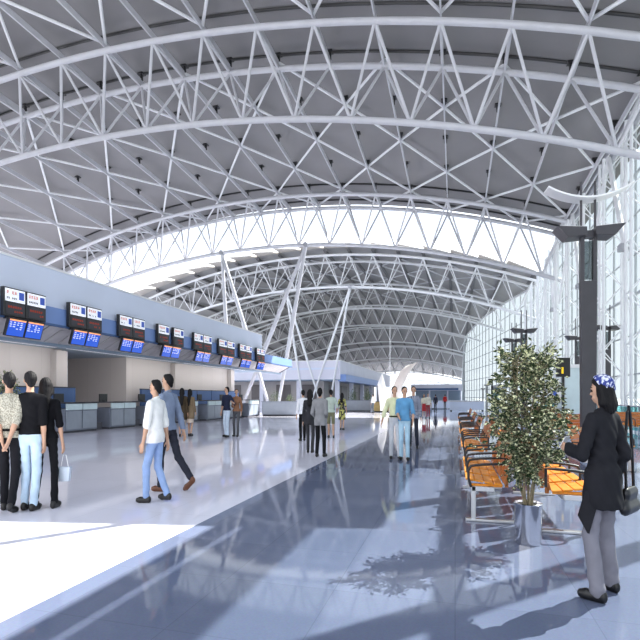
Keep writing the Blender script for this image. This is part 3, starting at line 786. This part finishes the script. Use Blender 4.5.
MB().span((-.16, 0, 1.3), (.16, .04, 2.1)).build('board', 'white', t); MB().span((-.1, -.01, 1.4), (.02, 0, 1.9)).build('print', 'sign_blue', t); MB().span((-.02, 0, 0), (.02, .04, 1.3)).build('post', 'steel', t)

# ------------------------------------------------------------------ people: implicit surfaces meshed as one skin
def mesh_field(F, o, h):
    nx, ny, nz = F.shape; ins = F < 0
    c = ins[:-1, :-1, :-1].astype(np.int8)
    for dx, dy, dz in ((1, 0, 0), (0, 1, 0), (0, 0, 1), (1, 1, 0), (1, 0, 1), (0, 1, 1), (1, 1, 1)):
        c = c+ins[dx:nx-1+dx, dy:ny-1+dy, dz:nz-1+dz]
    act = (c > 0) & (c < 8); ids = -np.ones(act.shape, np.int64); I = np.argwhere(act); ids[act] = np.arange(len(I))
    if not len(I): return None
    cs = [(0, 0, 0), (1, 0, 0), (0, 1, 0), (1, 1, 0), (0, 0, 1), (1, 0, 1), (0, 1, 1), (1, 1, 1)]
    V = [F[I[:, 0]+a, I[:, 1]+b, I[:, 2]+d] for a, b, d in cs]
    acc = np.zeros((len(I), 3)); cnt = np.zeros(len(I))
    for a in range(8):
        for b in range(a+1, 8):
            da = np.array(cs[a], float); db = np.array(cs[b], float)
            if abs(da-db).sum() != 1: continue
            m = (V[a] < 0) != (V[b] < 0); t = V[a][m]/(V[a][m]-V[b][m])
            acc[m] += da+(db-da)*t[:, None]; cnt[m] += 1
    P = (I+acc/cnt[:, None])*h+o
    quads = []
    for ax in range(3):
        s0 = [slice(1, -1)]*3; s0[ax] = slice(0, -1); s1 = list(s0); s1[ax] = slice(1, None)
        A = ins[tuple(s0)]; B = ins[tuple(s1)]; E = np.argwhere(A != B)
        if not len(E): continue
        flip = A[E[:, 0], E[:, 1], E[:, 2]]
        off = np.ones(3, int); off[ax] = 0; E = E+off
        u, v = (ax+1) % 3, (ax+2) % 3; q = []
        for du, dv in ((0, 0), (-1, 0), (-1, -1), (0, -1)):
            J = E.copy(); J[:, u] += du; J[:, v] += dv; q.append(ids[J[:, 0], J[:, 1], J[:, 2]])
        Q = np.stack(q, 1); Q[~flip] = Q[~flip][:, ::-1]; quads.append(Q)
    return P, np.concatenate(quads)
def rc(a, b, ra, rb, ys=1., k=.016): return ('c', np.array(a, float), np.array(b, float), ra, rb, ys, k)
def el(c, r, k=.02): return ('e', np.array(c, float), np.array(r, float), 0, 0, 1, k)
def field(prims, h, grow=0., clip=None, pad=.05):
    lo = np.array([1e9]*3); hi = -lo
    for p in prims:
        if p[0] == 'c': r = max(p[3], p[4]); pts = (p[1]-r, p[1]+r, p[2]-r, p[2]+r)
        else: pts = (p[1]-p[2], p[1]+p[2])
        for q in pts: lo = np.minimum(lo, q); hi = np.maximum(hi, q)
    lo -= grow+pad; hi += grow+pad; n = np.ceil((hi-lo)/h).astype(int)+2
    ax = [lo[i]+h*np.arange(n[i]) for i in range(3)]; F = np.full(n, .08)
    for p in prims:
        m = .09+grow
        if p[0] == 'c': r = max(p[3], p[4]); a = np.minimum(p[1], p[2])-r-m; b = np.maximum(p[1], p[2])+r+m
        else: a = p[1]-p[2]-m; b = p[1]+p[2]+m
        i0 = np.clip(((a-lo)/h).astype(int), 0, n-1); i1 = np.clip(((b-lo)/h).astype(int)+2, 1, n)
        X = ax[0][i0[0]:i1[0], None, None]; Y = ax[1][None, i0[1]:i1[1], None]; Z = ax[2][None, None, i0[2]:i1[2]]
        if p[0] == 'c':
            A, B, ra, rb, ys = p[1], p[2], p[3], p[4], p[5]
            px, py, pz = X-A[0], (Y-A[1])/ys, Z-A[2]; ba = B-A; ba = np.array([ba[0], ba[1]/ys, ba[2]])
            t = np.clip((px*ba[0]+py*ba[1]+pz*ba[2])/max(ba@ba, 1e-9), 0, 1)
            D = np.sqrt((px-ba[0]*t)**2+(py-ba[1]*t)**2+(pz-ba[2]*t)**2)-(ra+(rb-ra)*t); D = D*(ys if ys < 1 else 1)
        else:
            c, r = p[1], p[2]; k0 = np.sqrt(((X-c[0])/r[0])**2+((Y-c[1])/r[1])**2+((Z-c[2])/r[2])**2)
            D = (k0-1)*r.min()
        D = np.minimum(D-grow, .08)
        sl = F[i0[0]:i1[0], i0[1]:i1[1], i0[2]:i1[2]]; k = p[6]
        hh = np.clip(.5+.5*(sl-D)/k, 0, 1); F[i0[0]:i1[0], i0[1]:i1[1], i0[2]:i1[2]] = sl*(1-hh)+D*hh-k*hh*(1-hh)
    if clip: F = clip(F, ax[0][:, None, None], ax[1][None, :, None], ax[2][None, None, :])
    return F, lo
def build_field(name, prims, h, m, parent, grow=0., clip=None, s=1., minz=0.):
    F, lo = field(prims, h, grow, clip); F[0] = F[-1] = .05; F[:, 0] = F[:, -1] = .05; F[:, :, 0] = F[:, :, -1] = .05
    r = mesh_field(F, lo, h)
    if r is None: return None
    P, Q = r; P = P*s; me = bpy.data.meshes.new(name)
    me.vertices.add(len(P)); me.vertices.foreach_set('co', P.astype(np.float32).ravel())
    me.loops.add(Q.size); me.loops.foreach_set('vertex_index', Q.astype(np.int32).ravel())
    me.polygons.add(len(Q)); me.polygons.foreach_set('loop_start', np.arange(0, Q.size, 4, dtype=np.int32))
    me.polygons.foreach_set('loop_total', np.full(len(Q), 4, np.int32))
    me.update(calc_edges=True); me.validate(); me.polygons.foreach_set('use_smooth', [True]*len(me.polygons))
    me.materials.append(m); o = bpy.data.objects.new(name, me); COL.objects.link(o); o.parent = parent
    return o
def ik(a, t, l1, l2, pole):
    a = np.array(a, float); t = np.array(t, float); d = t-a; L = np.linalg.norm(d)
    if L > (l1+l2)*.999: d = d/L*(l1+l2)*.999; L = (l1+l2)*.999; t = a+d
    u = d/L; x = (l1*l1-l2*l2+L*L)/(2*L); y = math.sqrt(max(l1*l1-x*x, 0)); p = np.array(pole, float); p = p-u*(p@u)
    p = p/max(np.linalg.norm(p), 1e-6)
    return a+u*x+p*y, t
cm = {}
def cloth(c, rough=.8, pat=None):
    key = (c, pat)
    if key not in cm:
        nm = 'cloth %d' % (len(cm)+1)
        if pat is None: cm[key] = mat(nm, c, rough, var=.12, scale=7, bump=.35, spec=.15)
        elif pat[0] == 'n': cm[key] = two_tone(nm, c, pat[1], pat[2], rough)
        else: cm[key] = two_tone(nm, c, pat[1], pat[2], rough, kind='checker')
    return cm[key]
def person(label, px, py, top, face, feet=((-.1, .0, 0), (.1, .0, 0)), hands=None, head=(0, 0), lean=0., shirt=(.5, .5, .5), pants=(.05, .05, .06),
           sleeve=.45, hem=.93, hair='short', fem=False, skirt=None, shoe=(.015, .013, .012), shorts=False, vox=None, spat=None, ppat=None, loose=.018, ploose=.009, belt=None, poles=None, skin=None, collar=None, H=None, mark=None, hat=None, coat=None, group='travellers in the hall', wideleg=0., short_dress=False, slim=None):
    D = EYE*FOC/(py-HOR); hgt = H or (py-top)/FOC*D; s = hgt/1.75
    g = ground(px, py)
    T = empty('person', g, YAW+math.radians(face), label, 'person', group)
    slim = slim or (.80 if D < 9 else .80)
    T.scale = (slim, slim, 1)
    h = vox or (.0085 if D < 9 else .013 if D < 22 else .018); h = h/s
    skin = skin or skinA
    # drop the pelvis so both legs reach
    drop = .012
    for i, sg in ((0, -1), (1, 1)):
        fx, fy, lift = feet[i][:3]; need = math.hypot(fx-sg*.09, fy)
        if lift < .03: drop = max(drop, .93-(.08+math.sqrt(max(.845**2-need**2, .3))))
    sw = .165 if fem else .185; hw = .10 if fem else .09; zz = -drop
    ln = np.array([0, math.sin(lean), 0])
    def up(z): return np.array([0, math.sin(lean)*(z-.95), z+zz-(1-math.cos(lean))*(z-.95)])
    def off(z, x=0, y=0): v = up(z); return v+np.array([x, y, 0])
    legs = []; skinp = []; sh = []; pt = []; shoes = []
    tr = .86 if fem else 1.
    for i, sg in ((0, -1), (1, 1)):
        fx, fy, lift = feet[i][:3]; toe = feet[i][3] if len(feet[i]) > 3 else sg*.12
        hip = np.array([sg*hw, 0, .93+zz]); kn, an = ik(hip, (fx, fy, .08+lift), .43, .42, (0, 1, 0))
        skinp += [rc(hip, kn, .074*tr+.004, .050*tr), rc(kn, an, .043*tr, .034*tr)]
        if shorts or skirt: skinp += [rc(kn+np.array([0, -.008, -.02]), (kn*.6+an*.4)+np.array([0, -.016, 0]), .046*tr, .048*tr), rc(kn*.6+an*.4, an, .046*tr, .035*tr)]
        if hem < .95: sh += [rc(hip, hip+(kn-hip)*.28, .080*tr, .080*tr)]
        e = kn*.5+an*.5 if shorts else kn*.04+an*.96
        if shorts: pt += [rc(hip, kn, .082*tr, .068)]
        else: pt += [rc(hip, kn, .076*tr, .056*tr+wideleg*.5), rc(kn, e, .056*tr+wideleg*.5, .046+wideleg)]
        tilt = lift > .03
        f = np.array([math.sin(toe), math.cos(toe), 0]); hz = .035 if not tilt else .035+lift
        heel = np.array([an[0], an[1], .038+lift])-f*.045; ball = heel+f*.15; toep = heel+f*.20
        if tilt: heel[2] += .0; ball[2] = max(.03, heel[2]-.10); toep[2] = max(.025, heel[2]-.13)
        shoes.append([rc(heel, ball, .034, .040, k=.015), rc(ball, toep, .038, .028, k=.015), rc(heel+np.array([0, 0, .02]), an, .034, .036, k=.015)])
        skinp += [rc(heel, ball, .026, .030), rc(ball, toep, .028, .02), rc(an, heel, .034, .028)]
    tors = [rc(off(.94, -.05), off(.94, .05), .102*(1.04 if fem else 1), .102*(1.04 if fem else 1), .92, .03), rc(off(.99), off(1.12), .122*tr, .112*tr, .76, .03), rc(off(1.12), off(1.31, 0, 0), .112*tr, .142*tr, .68, .03),
            rc(off(1.385, -sw*.66), off(1.385, sw*.66), .064*tr, .064*tr, .95, .03), rc(off(1.36), off(1.44), .085*tr, .05, .8, .03)]
    if fem: tors += [el(off(1.27, -.065, .085), (.06, .05, .06), .04), el(off(1.27, .065, .085), (.06, .05, .06), .04)]
    skinp += tors
    skinp += [rc(off(1.42, 0, -.01), off(1.55, 0, .012), .056*tr, .050*tr, 1, .03)]
    sh += tors; pt += tors[:2]
    hands = hands or ((-.27, .05, .83), (.27, .0, .83)); poles = poles or ((-.35, -1, -.1), (.35, -1, -.1))
    handinfo = []
    for i, sg in ((0, -1), (1, 1)):
        S = off(1.395, sg*sw); el_, wr_ = ik(S, np.array(hands[i])+np.array([0, 0, zz]), .285, .25, poles[i])
        skinp += [rc(S, el_, .046*tr+.004, .038*tr), rc(el_, wr_, .038*tr, .026*tr, 1, .02), rc(el_, el_*.6+wr_*.4, .038*tr, .037*tr)]
        S2 = S*.98
        if sleeve <= .55:
            f = sleeve*2; sh += [rc(S, S+(el_-S)*min(1, f+.15), .047*tr, .046*tr)]
        else:
            f = (sleeve-.5)*2; sh += [rc(S, el_, .048*tr, .043*tr), rc(el_, el_+(wr_-el_)*f, .043*tr, .035*tr)]
        # hand
        d = wr_-el_; d = d/np.linalg.norm(d); inn = np.array([-sg, .25, 0.]); inn = inn-d*(inn@d); inn /= np.linalg.norm(inn); acr = np.cross(d, inn)
        if acr[1] < 0: acr = -acr
        k_ = .008
        palm0 = wr_+d*.02; palm1 = wr_+d*.085
        for q in (-.024, -.008, .008, .024): skinp.append(rc(palm0+acr*q*.6, palm1+acr*q, .016, .0125, 1, .012))
        Ls = (.060, .072, .078, .070)
        for q, Lf in zip((-.027, -.009, .009, .027), Ls):
            b0 = palm1+acr*q; b1 = b0+(d*.92+inn*.30)*Lf*.55; b2 = b1+(d*.70+inn*.70)*Lf*.5
            skinp += [rc(b0, b1, .0088, .008, 1, .004), rc(b1, b2, .008, .0068, 1, .004)]
        th0 = palm0+acr*.020; th1 = th0+(d*.6+acr*.65+inn*.4)*.045; th2 = th1+(d*.85+acr*.25+inn*.45)*.035
        skinp += [rc(th0, th1, .014, .0105, 1, .008), rc(th1, th2, .010, .008, 1, .005)]
        handinfo.append((wr_, d, inn))
    # head
    hy, hp = math.radians(head[0]), math.radians(head[1]); N = off(1.54, 0, .005)
    Rz = np.array([[math.cos(hy), -math.sin(hy), 0], [math.sin(hy), math.cos(hy), 0], [0, 0, 1]]); Rx = np.array([[1, 0, 0], [0, math.cos(hp), -math.sin(hp)], [0, math.sin(hp), math.cos(hp)]])
    RR = Rz@Rx
    def hd(x, y, z): return N+RR@np.array([x, y, z])
    fs_ = .96 if fem else 1.
    hp_ = [rc(hd(0, -.012, .115), hd(0, .022, .105), .075*fs_, .070*fs_, 1, .01), rc(hd(0, .03, .10), hd(0, .050, .028), .058*fs_, .036, 1, .02), rc(hd(0, -.02, .125), hd(0, .02, .130), .070*fs_, .066*fs_, 1, .01),
           rc(hd(0, .082, .095), hd(0, .098, .068), .007, .011, 1, .012), rc(hd(-.028, .078, .033), hd(.028, .078, .033), .012, .012, 1, .015)]
    for sg in (-1, 1): hp_.append(rc(hd(sg*.078*fs_, .0, .10), hd(sg*.082*fs_, -.008, .07), .015, .010, 1, .006)); hp_.append(rc(hd(sg*.035, .082, .112), hd(sg*.018, .088, .116), .010, .010, 1, .01))
    skinp += hp_
    build_field('body', skinp, h, skin, T, s=s)
    # eyes, brows, lips
    if D < 30:
        for sg in (-1, 1):
            e = hd(sg*.031, .0885, .093)*s
            q = MB(); q.lathe([(0, -.010), (.009, -.006), (.012, 0), (.009, .006), (0, .010)], 10, e); q.build('eye', eyeM, T, True)
            q = MB(); q.sweep([hd(sg*.048, .082, .118)*s, hd(sg*.033, .094, .123)*s, hd(sg*.016, .099, .118)*s], .0035*s, 5); q.build('eyebrow', hairM, T, True)
        q = MB(); q.sweep([hd(-.022, .086, .036)*s, hd(0, .0925, .034)*s, hd(.022, .086, .036)*s], [.003*s, .006*s, .003*s], 6); q.build('lips', lipM, T, True)
    # clothes
    hz = hem+zz
    shp = list(sh)
    if coat: shp += [rc(off(1.0), off(coat+.05), .15, coat and .19, .72, .05)]
    if skirt or short_dress: pass
    neck = off(1.47)
    def cl(F, X, Y, Z):
        F = np.maximum(F, (coat+zz if coat else hz)-Z)
        F = F+(.003 if D > 4.5 else .0055)*np.sin(Z*42+X*25+2*np.sin(Z*11))*np.sin(X*30-Y*22+Z*9)+(.014*np.exp(-((Z-1.06-zz)/.035)**2) if D < 4.5 else 0)
        return np.maximum(F, Z-(neck[2]+.015+.25*(-(Y-neck[1]))*.5))
    if hgt: build_field('shirt' if not coat else 'coat', shp, h, cloth(shirt, .85, spat), T, grow=loose, clip=cl, s=s)
    if collar is not None:
        q = MB(); ring = [neck+np.array([.068*math.cos(a), .064*math.sin(a)+.005, .012-.022*math.sin(a)]) for a in np.linspace(0, 2*math.pi, 17)]
        q.sweep([r_*s for r_ in ring], .012*s, 6); q.build('collar', cloth(collar), T, True)
    zt = 1.05+zz
    if skirt:
        zb, wd = skirt
        build_field('skirt', [tors[0], tors[1], rc(off(1.0), off(zb+.05), .13, wd, .85, .05)], h, cloth(pants, .85, ppat), T, grow=.016, s=s, clip=lambda F, X, Y, Z: np.maximum(np.maximum(F, Z-zt), zb+zz-Z))
    else:
        zlo = .52+zz if shorts else .045
        build_field('trousers' if not shorts else 'shorts', pt, h, cloth(pants, .85, ppat), T, grow=ploose if hem < 1.0 or True else .01, s=s, clip=lambda F, X, Y, Z: np.maximum(np.maximum(F, Z-zt), zlo-Z) if shorts else np.maximum(F+(.0045*np.sin(Z*48+X*20+3*np.sin(Z*9))*np.sin(Y*24+X*9) if D < 9 else 0), np.maximum(Z-zt, .022-Z)))
    if belt is not None:
        q = MB(); ring = [off(1.03)+np.array([.150*math.cos(a), .118*math.sin(a), 0]) for a in np.linspace(0, 2*math.pi, 25)]
        q.sweep([r_*s for r_ in ring], .018*s, 6); q.build('belt', cloth(belt), T, True)
    for sp_ in shoes:
        build_field('shoe', sp_, h, mat('shoe %.2f' % shoe[0], shoe, .4) if ('s', shoe) not in cm else cm[('s', shoe)], T, grow=.006, s=s, clip=lambda F, X, Y, Z: np.maximum(F, .002-Z))
    # hair
    c = hd(0, 0, .09); nrm = RR@np.array([0, -.80, .60]); side = RR@np.array([0, 1., 0])
    hr = [rc(hd(0, -.018, .112), hd(0, .018, .11), .077*fs_, .070*fs_, 1, .01), rc(hd(0, -.02, .128), hd(0, .024, .132), .074*fs_, .067*fs_, 1, .01)]
    if hair in ('short',):
        hr += [rc(hd(0, -.035, .10), hd(0, -.042, .045), .064, .046, 1, .02)]
        clp = lambda F, X, Y, Z: np.maximum(F, .005-((X-c[0])*nrm[0]+(Y-c[1])*nrm[1]+(Z-c[2])*nrm[2]))
    else:
        Lh = {'bob': .02, 'long': .36, 'mid': .2}[hair]
        hr += [rc(hd(0, -.03, .10), hd(0, -.045, -.01), .080, .074, .9, .02), rc(hd(0, -.04, .0)+0, hd(0, -.04, .0)+np.array([0, -.03-.30*Lh, -Lh]), .072, .05 if hair == 'long' else .062, .7, .02)]
        for sg in (-1, 1): hr += [rc(hd(sg*.066, -.0, .10), hd(sg*.075, -.01, .0), .03, .03, 1, .02)]
        clp = lambda F, X, Y, Z: np.maximum(F, -.052-((X-c[0])*nrm[0]+(Y-c[1])*nrm[1]+(Z-c[2])*nrm[2])*.0-.0 - (-(((X-c[0])*side[0]+(Y-c[1])*side[1]+(Z-c[2])*side[2])-.055-np.clip(Z-c[2]-.045, 0, 1)*.6) ) -.052*-1) if False else np.maximum(F, ((X-c[0])*side[0]+(Y-c[1])*side[1]+(Z-c[2])*side[2])-.048-np.clip(Z-c[2]-.03, 0, .1)*1.2)
    clp2 = lambda F, X, Y, Z: clp(F+.0035*np.sin(X*170+Z*45)*np.sin(Y*150-Z*30), X, Y, Z)
    build_field('hair', hr, h*.8, hairM, T, grow=.009, clip=clp2, s=s)
    if hat:
        build_field('headscarf', [rc(hd(0, -.02, .125), hd(0, .02, .130), .075, .071, 1, .01), rc(hd(0, -.07, .12), hd(0, -.085, .10), .045, .02, 1, .02)], h, hat, T, grow=.017, s=s,
                    clip=lambda F, X, Y, Z: np.maximum(F, -.012-((X-c[0])*nrm[0]+(Y-c[1])*nrm[1]+(Z-c[2]-.035)*nrm[2])))
    T['_s'] = s
    return T, s, handinfo
def done(T):
    del T['_s']
# trio on the left
jeans = (.42, .55, .72)
T, s, hi = person('person at the left edge in a beige patterned shirt, hands clasped behind the back', 9, 511, 371, 14, feet=((-.1, .10, 0), (.10, -.20, .04)), hands=((-.03, -.17, .86), (.06, -.19, .90)), poles=((-1, -.3, 0), (1, -.3, 0)),
       head=(35, 0), shirt=(.55, .52, .42), spat=('n', (.30, .28, .22), 55), pants=(.012, .012, .015), sleeve=.42, belt=(.01, .01, .01)); done(T)
T, s, hi = person('person in a black T-shirt and pale jeans, middle of the trio on the left', 30, 510, 370, 6, feet=((-.09, .02, 0), (.08, -.06, 0)), hands=((-.29, .02, .84), (.20, .02, .84)), head=(42, 0), shirt=(.008, .008, .01), pants=(.52, .66, .80), sleeve=.42, hem=.96); done(T)
T, s, hi = person('person with long black hair in a black top and black trousers, right of the trio', 46, 507, 376, 8, feet=((-.16, -.05, 0), (.17, -.10, 0)), hands=((-.24, .05, .85), (.25, .04, .84)), head=(5, 4), shirt=(.006, .006, .008), pants=(.008, .008, .01), sleeve=.42, hair='long', fem=True); done(T)
bagp = T.matrix_basis @ Vector((.26, .1, 0))
t = empty('carrier_bag', (bagp.x, bagp.y, .33), YAW, 'small pale blue carrier bag hanging from the hand of the long haired person', 'bag')
q = MB(); q.prism([(-.07, 0), (.07, 0), (.085, .20), (-.085, .20)], 1, -.03, .03); q.build('bag_body', mat('pale blue plastic', (.6, .68, .78), .4), t, bevel=.01)
q = MB(); q.sweep([(-.05, 0, .2), (-.02, 0, .36), (.02, 0, .36), (.05, 0, .2)], .005, 5); q.build('handle', 'white', t)
# pair walking left
T, s, hi = person('person in a white short sleeved shirt and blue jeans striding left', 156, 502, 378, 78, feet=((-.10, .13, 0), (.10, -.16, .02)), hands=((-.30, .08, .82), (.26, -.08, .84)), head=(8, 0), shirt=(.88, .88, .86), pants=(.30, .42, .68), sleeve=.45, hem=.86, loose=.022, collar=(.85, .85, .83), hair='short')
q = MB(); rnd = random.Random(5)
for i in range(6): q.box((-.03+.025*(i % 3), -.128, 1.30-.03*(i//3)), (.018, .004, .020))
done(T)
T, s, hi = person('person in a grey blue shirt and charcoal trousers walking behind the one in white', 168, 491, 373, 70, feet=((-.09, .10, 0), (.12, -.42, .12)), hands=((-.26, .10, .85), (.27, -.15, .88)), head=(10, 0), shirt=(.22, .27, .38), pants=(.03, .032, .045), sleeve=.95, hem=.92, shoe=(.14, .05, .02), collar=(.25, .3, .4)); done(T)
# two women with coats
T, s, hi = person('person with long hair in a brown coat, left of the two by the counters', 182, 437, 383, 10, feet=((-.1, .12, 0), (.1, -.14, .02)), hands=((-.15, .18, 1.05), (.24, .02, .86)), shirt=(.07, .05, .03), coat=.62, pants=(.5, .42, .34), skirt=(.5, .15), sleeve=.9, hair='long', fem=True, H=1.82); done(T)
T, s, hi = person('person with long hair in a tan coat, right of the two by the counters', 190, 436.5, 384, -12, feet=((-.1, .1, 0), (.1, -.12, .02)), hands=((-.24, .04, .86), (.22, .1, .9)), shirt=(.22, .16, .10), coat=.66, pants=(.62, .52, .44), skirt=(.52, .15), sleeve=.9, hair='long', fem=True, H=1.78); done(T)
# embracing couple
T, s, hi = person('person in a dark polo shirt and pale jeans walking with an arm around a companion', 227, 437, 383, 150, feet=((-.12, .10, 0), (.12, -.06, 0)), hands=((-.42, .15, 1.22), (.30, .02, .88)), poles=((-.5, -.6, -1), (.4, -1, 0)), shirt=(.02, .025, .05), pants=(.55, .64, .75), sleeve=.42, head=(-30, 0), H=1.85); done(T)
T, s, hi = person('person in a rust brown shirt and grey trousers beside the dark polo shirt', 236.5, 436.5, 385, 172, feet=((-.1, .12, 0), (.12, -.05, 0)), hands=((-.26, .12, .9), (.10, .22, 1.15)), shirt=(.28, .14, .08), pants=(.10, .10, .11), sleeve=.9, head=(25, 0), fem=True, H=1.78, hair='short'); done(T)
# the group of five
T, s, hi = person('person in a white shirt and black trousers at the left of the standing group', 303, 441, 391, 20, feet=((-.1, 0, 0), (.1, .1, 0)), shirt=(.85, .85, .88), pants=(.01, .01, .012), sleeve=.9, belt=None, H=1.72); done(T)
T, s, hi = person('person in a dark charcoal suit with hand at the waist in the standing group', 310, 453, 393, -10, feet=((-.08, .05, 0), (.1, -.14, .02)), hands=((-.26, .08, .86), (.2, .12, .98)), shirt=(.035, .035, .04), pants=(.05, .05, .055), coat=.78, sleeve=.95, hair='mid', fem=True, H=1.70); done(T)
T, s, hi = person('person in a grey jacket and black trousers looking up at the displays', 320, 457, 387, -20, feet=((-.10, -.02, 0), (.12, .06, 0)), hands=((-.2, .2, 1.0), (.12, .24, 1.02)), head=(10, 22), shirt=(.28, .28, .29), pants=(.01, .01, .012), sleeve=.95, hem=.80, loose=.02); done(T)
T, s, hi = person('person in a pale green shirt and olive shorts right of the grey jacket', 331, 438, 391, 5, feet=((-.1, .03, 0), (.1, -.12, 0)), hands=((-.26, .1, .95), (.26, .1, .95)), shirt=(.52, .60, .52), pants=(.20, .20, .12), sleeve=.45, shorts=True, H=1.75); done(T)
T, s, hi = person('person in a black and yellow patterned dress at the right of the standing group', 342, 430, 393, -15, feet=((-.08, .02, 0), (.09, -.08, 0)), shirt=(.03, .03, .03), spat=('n', (.55, .52, .15), 9), pants=(.03, .03, .03), ppat=('n', (.55, .52, .15), 9), skirt=(.5, .2), fem=True, hair='mid', sleeve=.4, H=1.66); done(T)
# three walking towards us
T, s, hi = person('person in a pale yellow shirt with black belt walking towards the camera', 394.5, 459, 392, 176, feet=((-.13, .10, 0), (.10, -.04, 0)), hands=((-.24, .06, .86), (.38, .12, .90)), poles=((-.3, -1, 0), (.6, -.8, .2)), shirt=(.72, .74, .48), pants=(.60, .62, .66), sleeve=.9, hem=1.0, belt=(.01, .01, .01), head=(8, 0), H=1.75); done(T)
T, s, hi = person('person in a blue T-shirt and pale blue jeans beside the yellow shirt', 404.5, 460, 393, 165, feet=((-.1, .06, 0), (.10, -.04, 0)), hands=((-.25, .14, .92), (.14, .2, 1.02)), shirt=(.13, .34, .58), pants=(.45, .66, .80), sleeve=.42, head=(22, -6), H=1.74); done(T)
T, s, hi = person('person in a dark plaid shirt carrying a shoulder bag, right of the blue T-shirt', 413.5, 448, 391, 160, feet=((-.14, .08, 0), (.14, -.12, .02)), shirt=(.05, .055, .10), spat=('c', (.42, .46, .55), 26), pants=(.03, .035, .05), sleeve=.9, hem=.84, H=1.80, head=(10, 0)); done(T)
# far figures
far = 'small far travellers'
person('small far person in white standing by the tan desk', 373, 413.2, 397, 40, shirt=(.7, .72, .72), pants=(.1, .12, .14), sleeve=.9, H=1.7, group=far)[0]
person('small far person in a cream top and red skirt left of two', 424, 418, 397, 175, shirt=(.78, .74, .6), pants=(.5, .05, .06), skirt=(.5, .17), fem=True, hair='mid', H=1.66, group=far)
person('small far person in a cream shirt and red trousers right of two', 428, 418, 397, 185, shirt=(.8, .76, .66), pants=(.35, .05, .06), H=1.70, group=far)
person('tiny far person in dark clothes right of the red and cream pair', 435.5, 411.5, 397, 10, shirt=(.03, .03, .05), pants=(.03, .03, .04), sleeve=.9, H=1.68, group=far)
person('tiny far person in a red jacket before the end building', 445, 409.5, 397, 0, shirt=(.42, .03, .03), pants=(.05, .04, .04), sleeve=.9, H=1.7, group=far)
for o in COL.objects:
    if '_s' in o: del o['_s']

# ------------------------------------------------------------------ the woman in the foreground
scarf = two_tone('blue and white flecked scarf cloth', (.03, .05, .25), (.72, .74, .85), 42, .8, .52, 'noise', .04)
T, s, hi = person('person in a long black jacket, grey trousers and blue flecked headscarf standing with back turned', 603, 597, 373, 24, feet=((-.16, -.06, 0, -.35), (.22, .06, 0, .1)),
       hands=((-.20, .25, 1.17), (.22, .05, .92)), poles=((-.6, -.35, -1), (.1, -1, 0)), head=(34, -4), shirt=(.018, .018, .022), pants=(.22, .215, .25), sleeve=.92, hem=.70, loose=.024, ploose=.020, wideleg=.006,
       hair='bob', fem=True, hat=scarf, coat=.72, vox=.0065, collar=(.02, .02, .025), shoe=(.006, .006, .007), slim=.77, group='foreground traveller'); done(T)
jm = cloth((.018, .018, .022))
q = MB()                                                # pointed jacket tails and belt
for sx, zb_, w_ in ((-1, .50, .16), (1, .60, .12)):
    x = sx*.17; vs = []
    for y0 in (-.055, -.035):
        vs += [(x-.02*sx, y0-.02, .84), (x+sx*w_*.35, y0+.06, .80), (x+sx*.10, y0+.10, zb_+.12), (x+sx*.07, y0+.02, zb_), (x-sx*.0, y0-.01, .70)]
    q.add(vs, [(0, 1, 2, 3, 4), (9, 8, 7, 6, 5), (0, 5, 6, 1), (1, 6, 7, 2), (2, 7, 8, 3), (3, 8, 9, 4), (4, 9, 5, 0)])
    q.build('jacket_tail', jm, T); q = MB()
q = MB(); q.sweep([Vector((.175*math.cos(a), .135*math.sin(a)-.0, .735)) for a in np.linspace(0, 2*math.pi, 28)], .012, 6); q.build('hem_band', mat('grey hem band', (.10, .09, .08), .6, var=.5, scale=60), T, True)
wl_, dl_, il_ = hi[0]
pp = T.matrix_basis @ Vector((wl_+dl_*.09+il_*.02)*1.0) if False else T.matrix_basis @ Vector(tuple((wl_+dl_*.09+il_*.02)*s))
t = empty('paper_ticket', pp, YAW+.6, 'small white paper held in the hand of the foreground person', 'paper')
q = MB(); q.box((0, 0, .03), (.07, .004, .10), Matrix.Rotation(.5, 3, 'X')); q.build('sheet', 'white', t)
bp_ = T.matrix_basis @ Vector((.37, -.02, 0))
t = empty('shoulder_bag', (bp_.x, bp_.y, .60), YAW+math.radians(40), 'black leather shoulder bag hanging at the right hip of the foreground person', 'bag')
blk = mat('black leather', (.012, .012, .015), .35, var=.2, scale=30)
build_field('bag_body', [rc((-.10, 0, .05), (.10, 0, .05), .055, .055, .7, .04), rc((-.075, 0, .16), (.075, 0, .16), .045, .045, .7, .04)], .008, blk, t)
q = MB(); q.sweep([(-.08, 0, .19), (-.075, .01, .50), (-.06, .0, .78), (-.03, 0, .82), (.0, .0, .76), (.05, .0, .45), (.08, 0, .19)], .011, 6); q.build('strap', blk, t, True)
